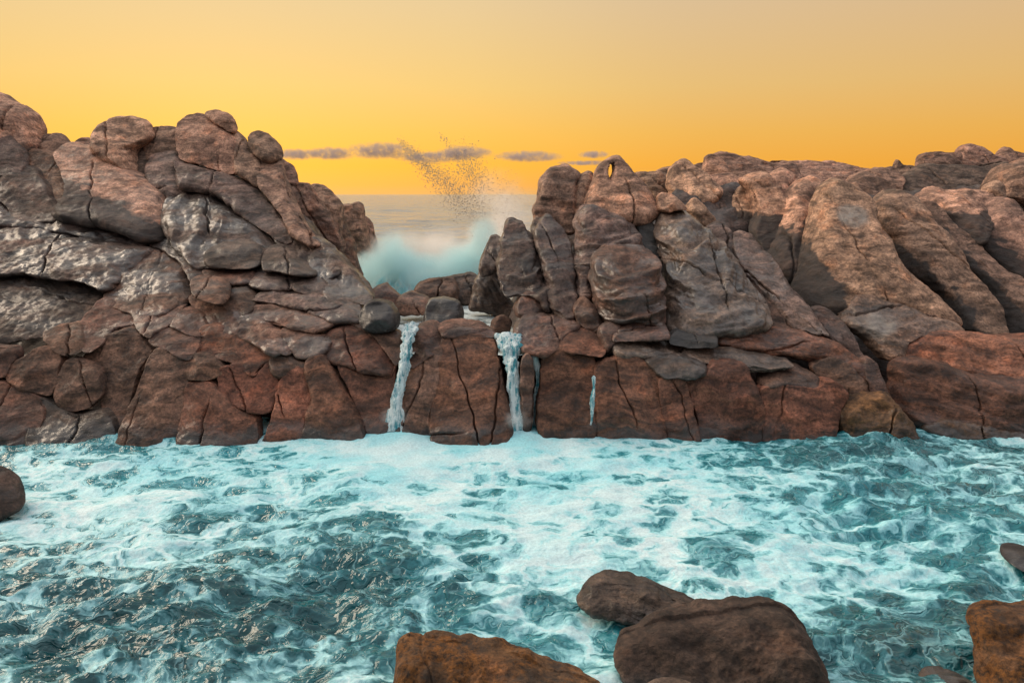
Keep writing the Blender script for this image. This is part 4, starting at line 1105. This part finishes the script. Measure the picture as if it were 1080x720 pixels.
def breaking_wave():
    m = NT("churned_surf")
    P = m.pos()
    n = m.noise(P, 1.6, 8, .7, .4)
    col = m.mix(m.rng(n, .36, .60), (0.30, 0.76, 0.86, 1), (0.84, 0.94, 0.96, 1))
    b = m.bump(m.noise(P, 5, 8, .72), .12, 1.0)
    m.bsdf(**{"Base Color": col, "Roughness": .6, "Normal": b, "Subsurface Weight": .3, "Subsurface Radius": (.2, .5, .6)})
    xs, ys = np.linspace(-8.5, 1.2, 300), np.linspace(26.5, 37, 200)
    X, Y = np.meshgrid(xs, ys)
    V = np.stack([X.ravel(), Y.ravel(), 0 * X.ravel()], 1)
    x, y = V[:, 0], V[:, 1]
    env = 1.55 * np.exp(-((x + 4.6) / 1.9) ** 2 - ((y - 31.5) / 1.7) ** 2) + 1.75 * np.exp(-((x + 1.5) / 1.0) ** 2 - ((y - 30.5) / 1.5) ** 2) \
        + 1.0 * np.exp(-((x + 3.0) / 3.0) ** 2 - ((y - 31) / 2.4) ** 2) + .5 * np.exp(-((x + 6) / 2.5) ** 2 - ((y - 33.5) / 2.5) ** 2)
    bil = 1 - np.abs(fbm(V * np.array([.7, .7, 0]) + 40, 5, .58)) * 1.1
    spike = np.maximum(fbm(V * np.array([2.2, 2.2, 0]) + 60, 4, .6), 0)
    V[:, 2] = env * (0.40 + 0.45 * bil + .10 * spike) - 0.5
    o = make_mesh("breaking_wave", V, grid_quads(len(ys), len(xs)), m.m)
    tag(o, "white and turquoise wave breaking in the gap between the rock banks", "wave")


breaking_wave()


FOOT = vol_material("cascade_splash_mist", (0.97, 0.98, 1.0, 1), 2.2, 3.5, .34, .66, 0.2)
for px, py, y, rx, ry in ((416, 438, 13.7, 20, 13), (545, 442, 13.65, 22, 13)):
    tag(blob_volume("spray_mist", px, py, y, rx, ry, .3, FOOT), kind="stuff")


def droplets():
    rs = np.random.RandomState(3)
    m = NT("airborne_seawater")
    m.bsdf(**{"Base Color": (0.55, 0.45, 0.38, 1), "Roughness": .3, "IOR": 1.33})
    pts, rad = [], []
    # main jet: thrown up towards (422,146), falling apart on the way; side jet to (470,146)
    for n, p0, p1, p2, w0, w1 in ((3400, (520, 236), (470, 205), (421, 147), 30, 5), (2400, (500, 215), (470, 185), (430, 158), 24, 10), (500, (500, 200), (486, 165), (465, 144), 14, 4),
                                  (1900, (510, 205), (500, 180), (488, 158), 24, 16), (350, (545, 240), (535, 205), (530, 185), 30, 14)):
        t = rs.beta(1.3, 1.35, n)[:, None]
        a, b, c = map(np.array, (p0, p1, p2))
        q = (1 - t) ** 2 * a + 2 * t * (1 - t) * b + t ** 2 * c
        w = w0 + (w1 - w0) * t
        q = q + rs.normal(size=(n, 2)) * w * .42
        yy = 30 + rs.normal(size=n) * .7
        pts.append(unproject(q[:, 0], q[:, 1], yy))
        rad.append(np.exp(np.clip(rs.normal(size=n), -2, 1.6) * .5) * 0.0088)
    pts, rad = np.vstack(pts), np.concatenate(rad)
    v, f = ICO1
    V = (pts[:, None] + v[None] * rad[:, None, None] * (1 + .3 * rs.uniform(-1, 1, size=(len(pts), 1, 3)))).reshape(-1, 3)
    T = (f[None] + (np.arange(len(pts)) * len(v))[:, None, None]).reshape(-1, 3)
    o = make_mesh("spray_droplets", V, np.zeros((0, 4), int), m.m, T=T)
    tag(o, kind="stuff")


droplets()

# ================================================================== CLOUDS low over the horizon
CLOUD = vol_material("dusk_cloud_vapour", (0.62, 0.52, 0.50, 1), 0.055, 0.03, .42, .62, 0.0)
for px, py, rx, ry, lab in ((312, 163, 18, 6, "faint tapering cloud beside the end of the boulder skyline"),
                            (349, 162, 20, 7, "small grey cloud between the round knob and the tip of the spray"),
                            (401, 159, 27, 9, "broad grey cloud touching the tip of the spray"),
                            (455, 166, 30, 6, "thin grey cloud bank behind the flying droplets"),
                            (490, 161, 22, 7, "lumpy grey cloud beside the upper spray"),
                            (557, 165, 27, 6, "flat grey cloud alone between the spray and the square pillar"),
                            (626, 163, 12, 4, "tiny cloud just over the slender rock beside the spire"),
                            (622, 172, 26, 2.5, "hair-thin cloud streak behind the pierced spire")):
    o = blob_volume("cloud", px, py, 4000, rx * 1.55, ry * 1.15, 120, CLOUD)
    tag(o, lab, "cloud", "small clouds above the sea horizon")
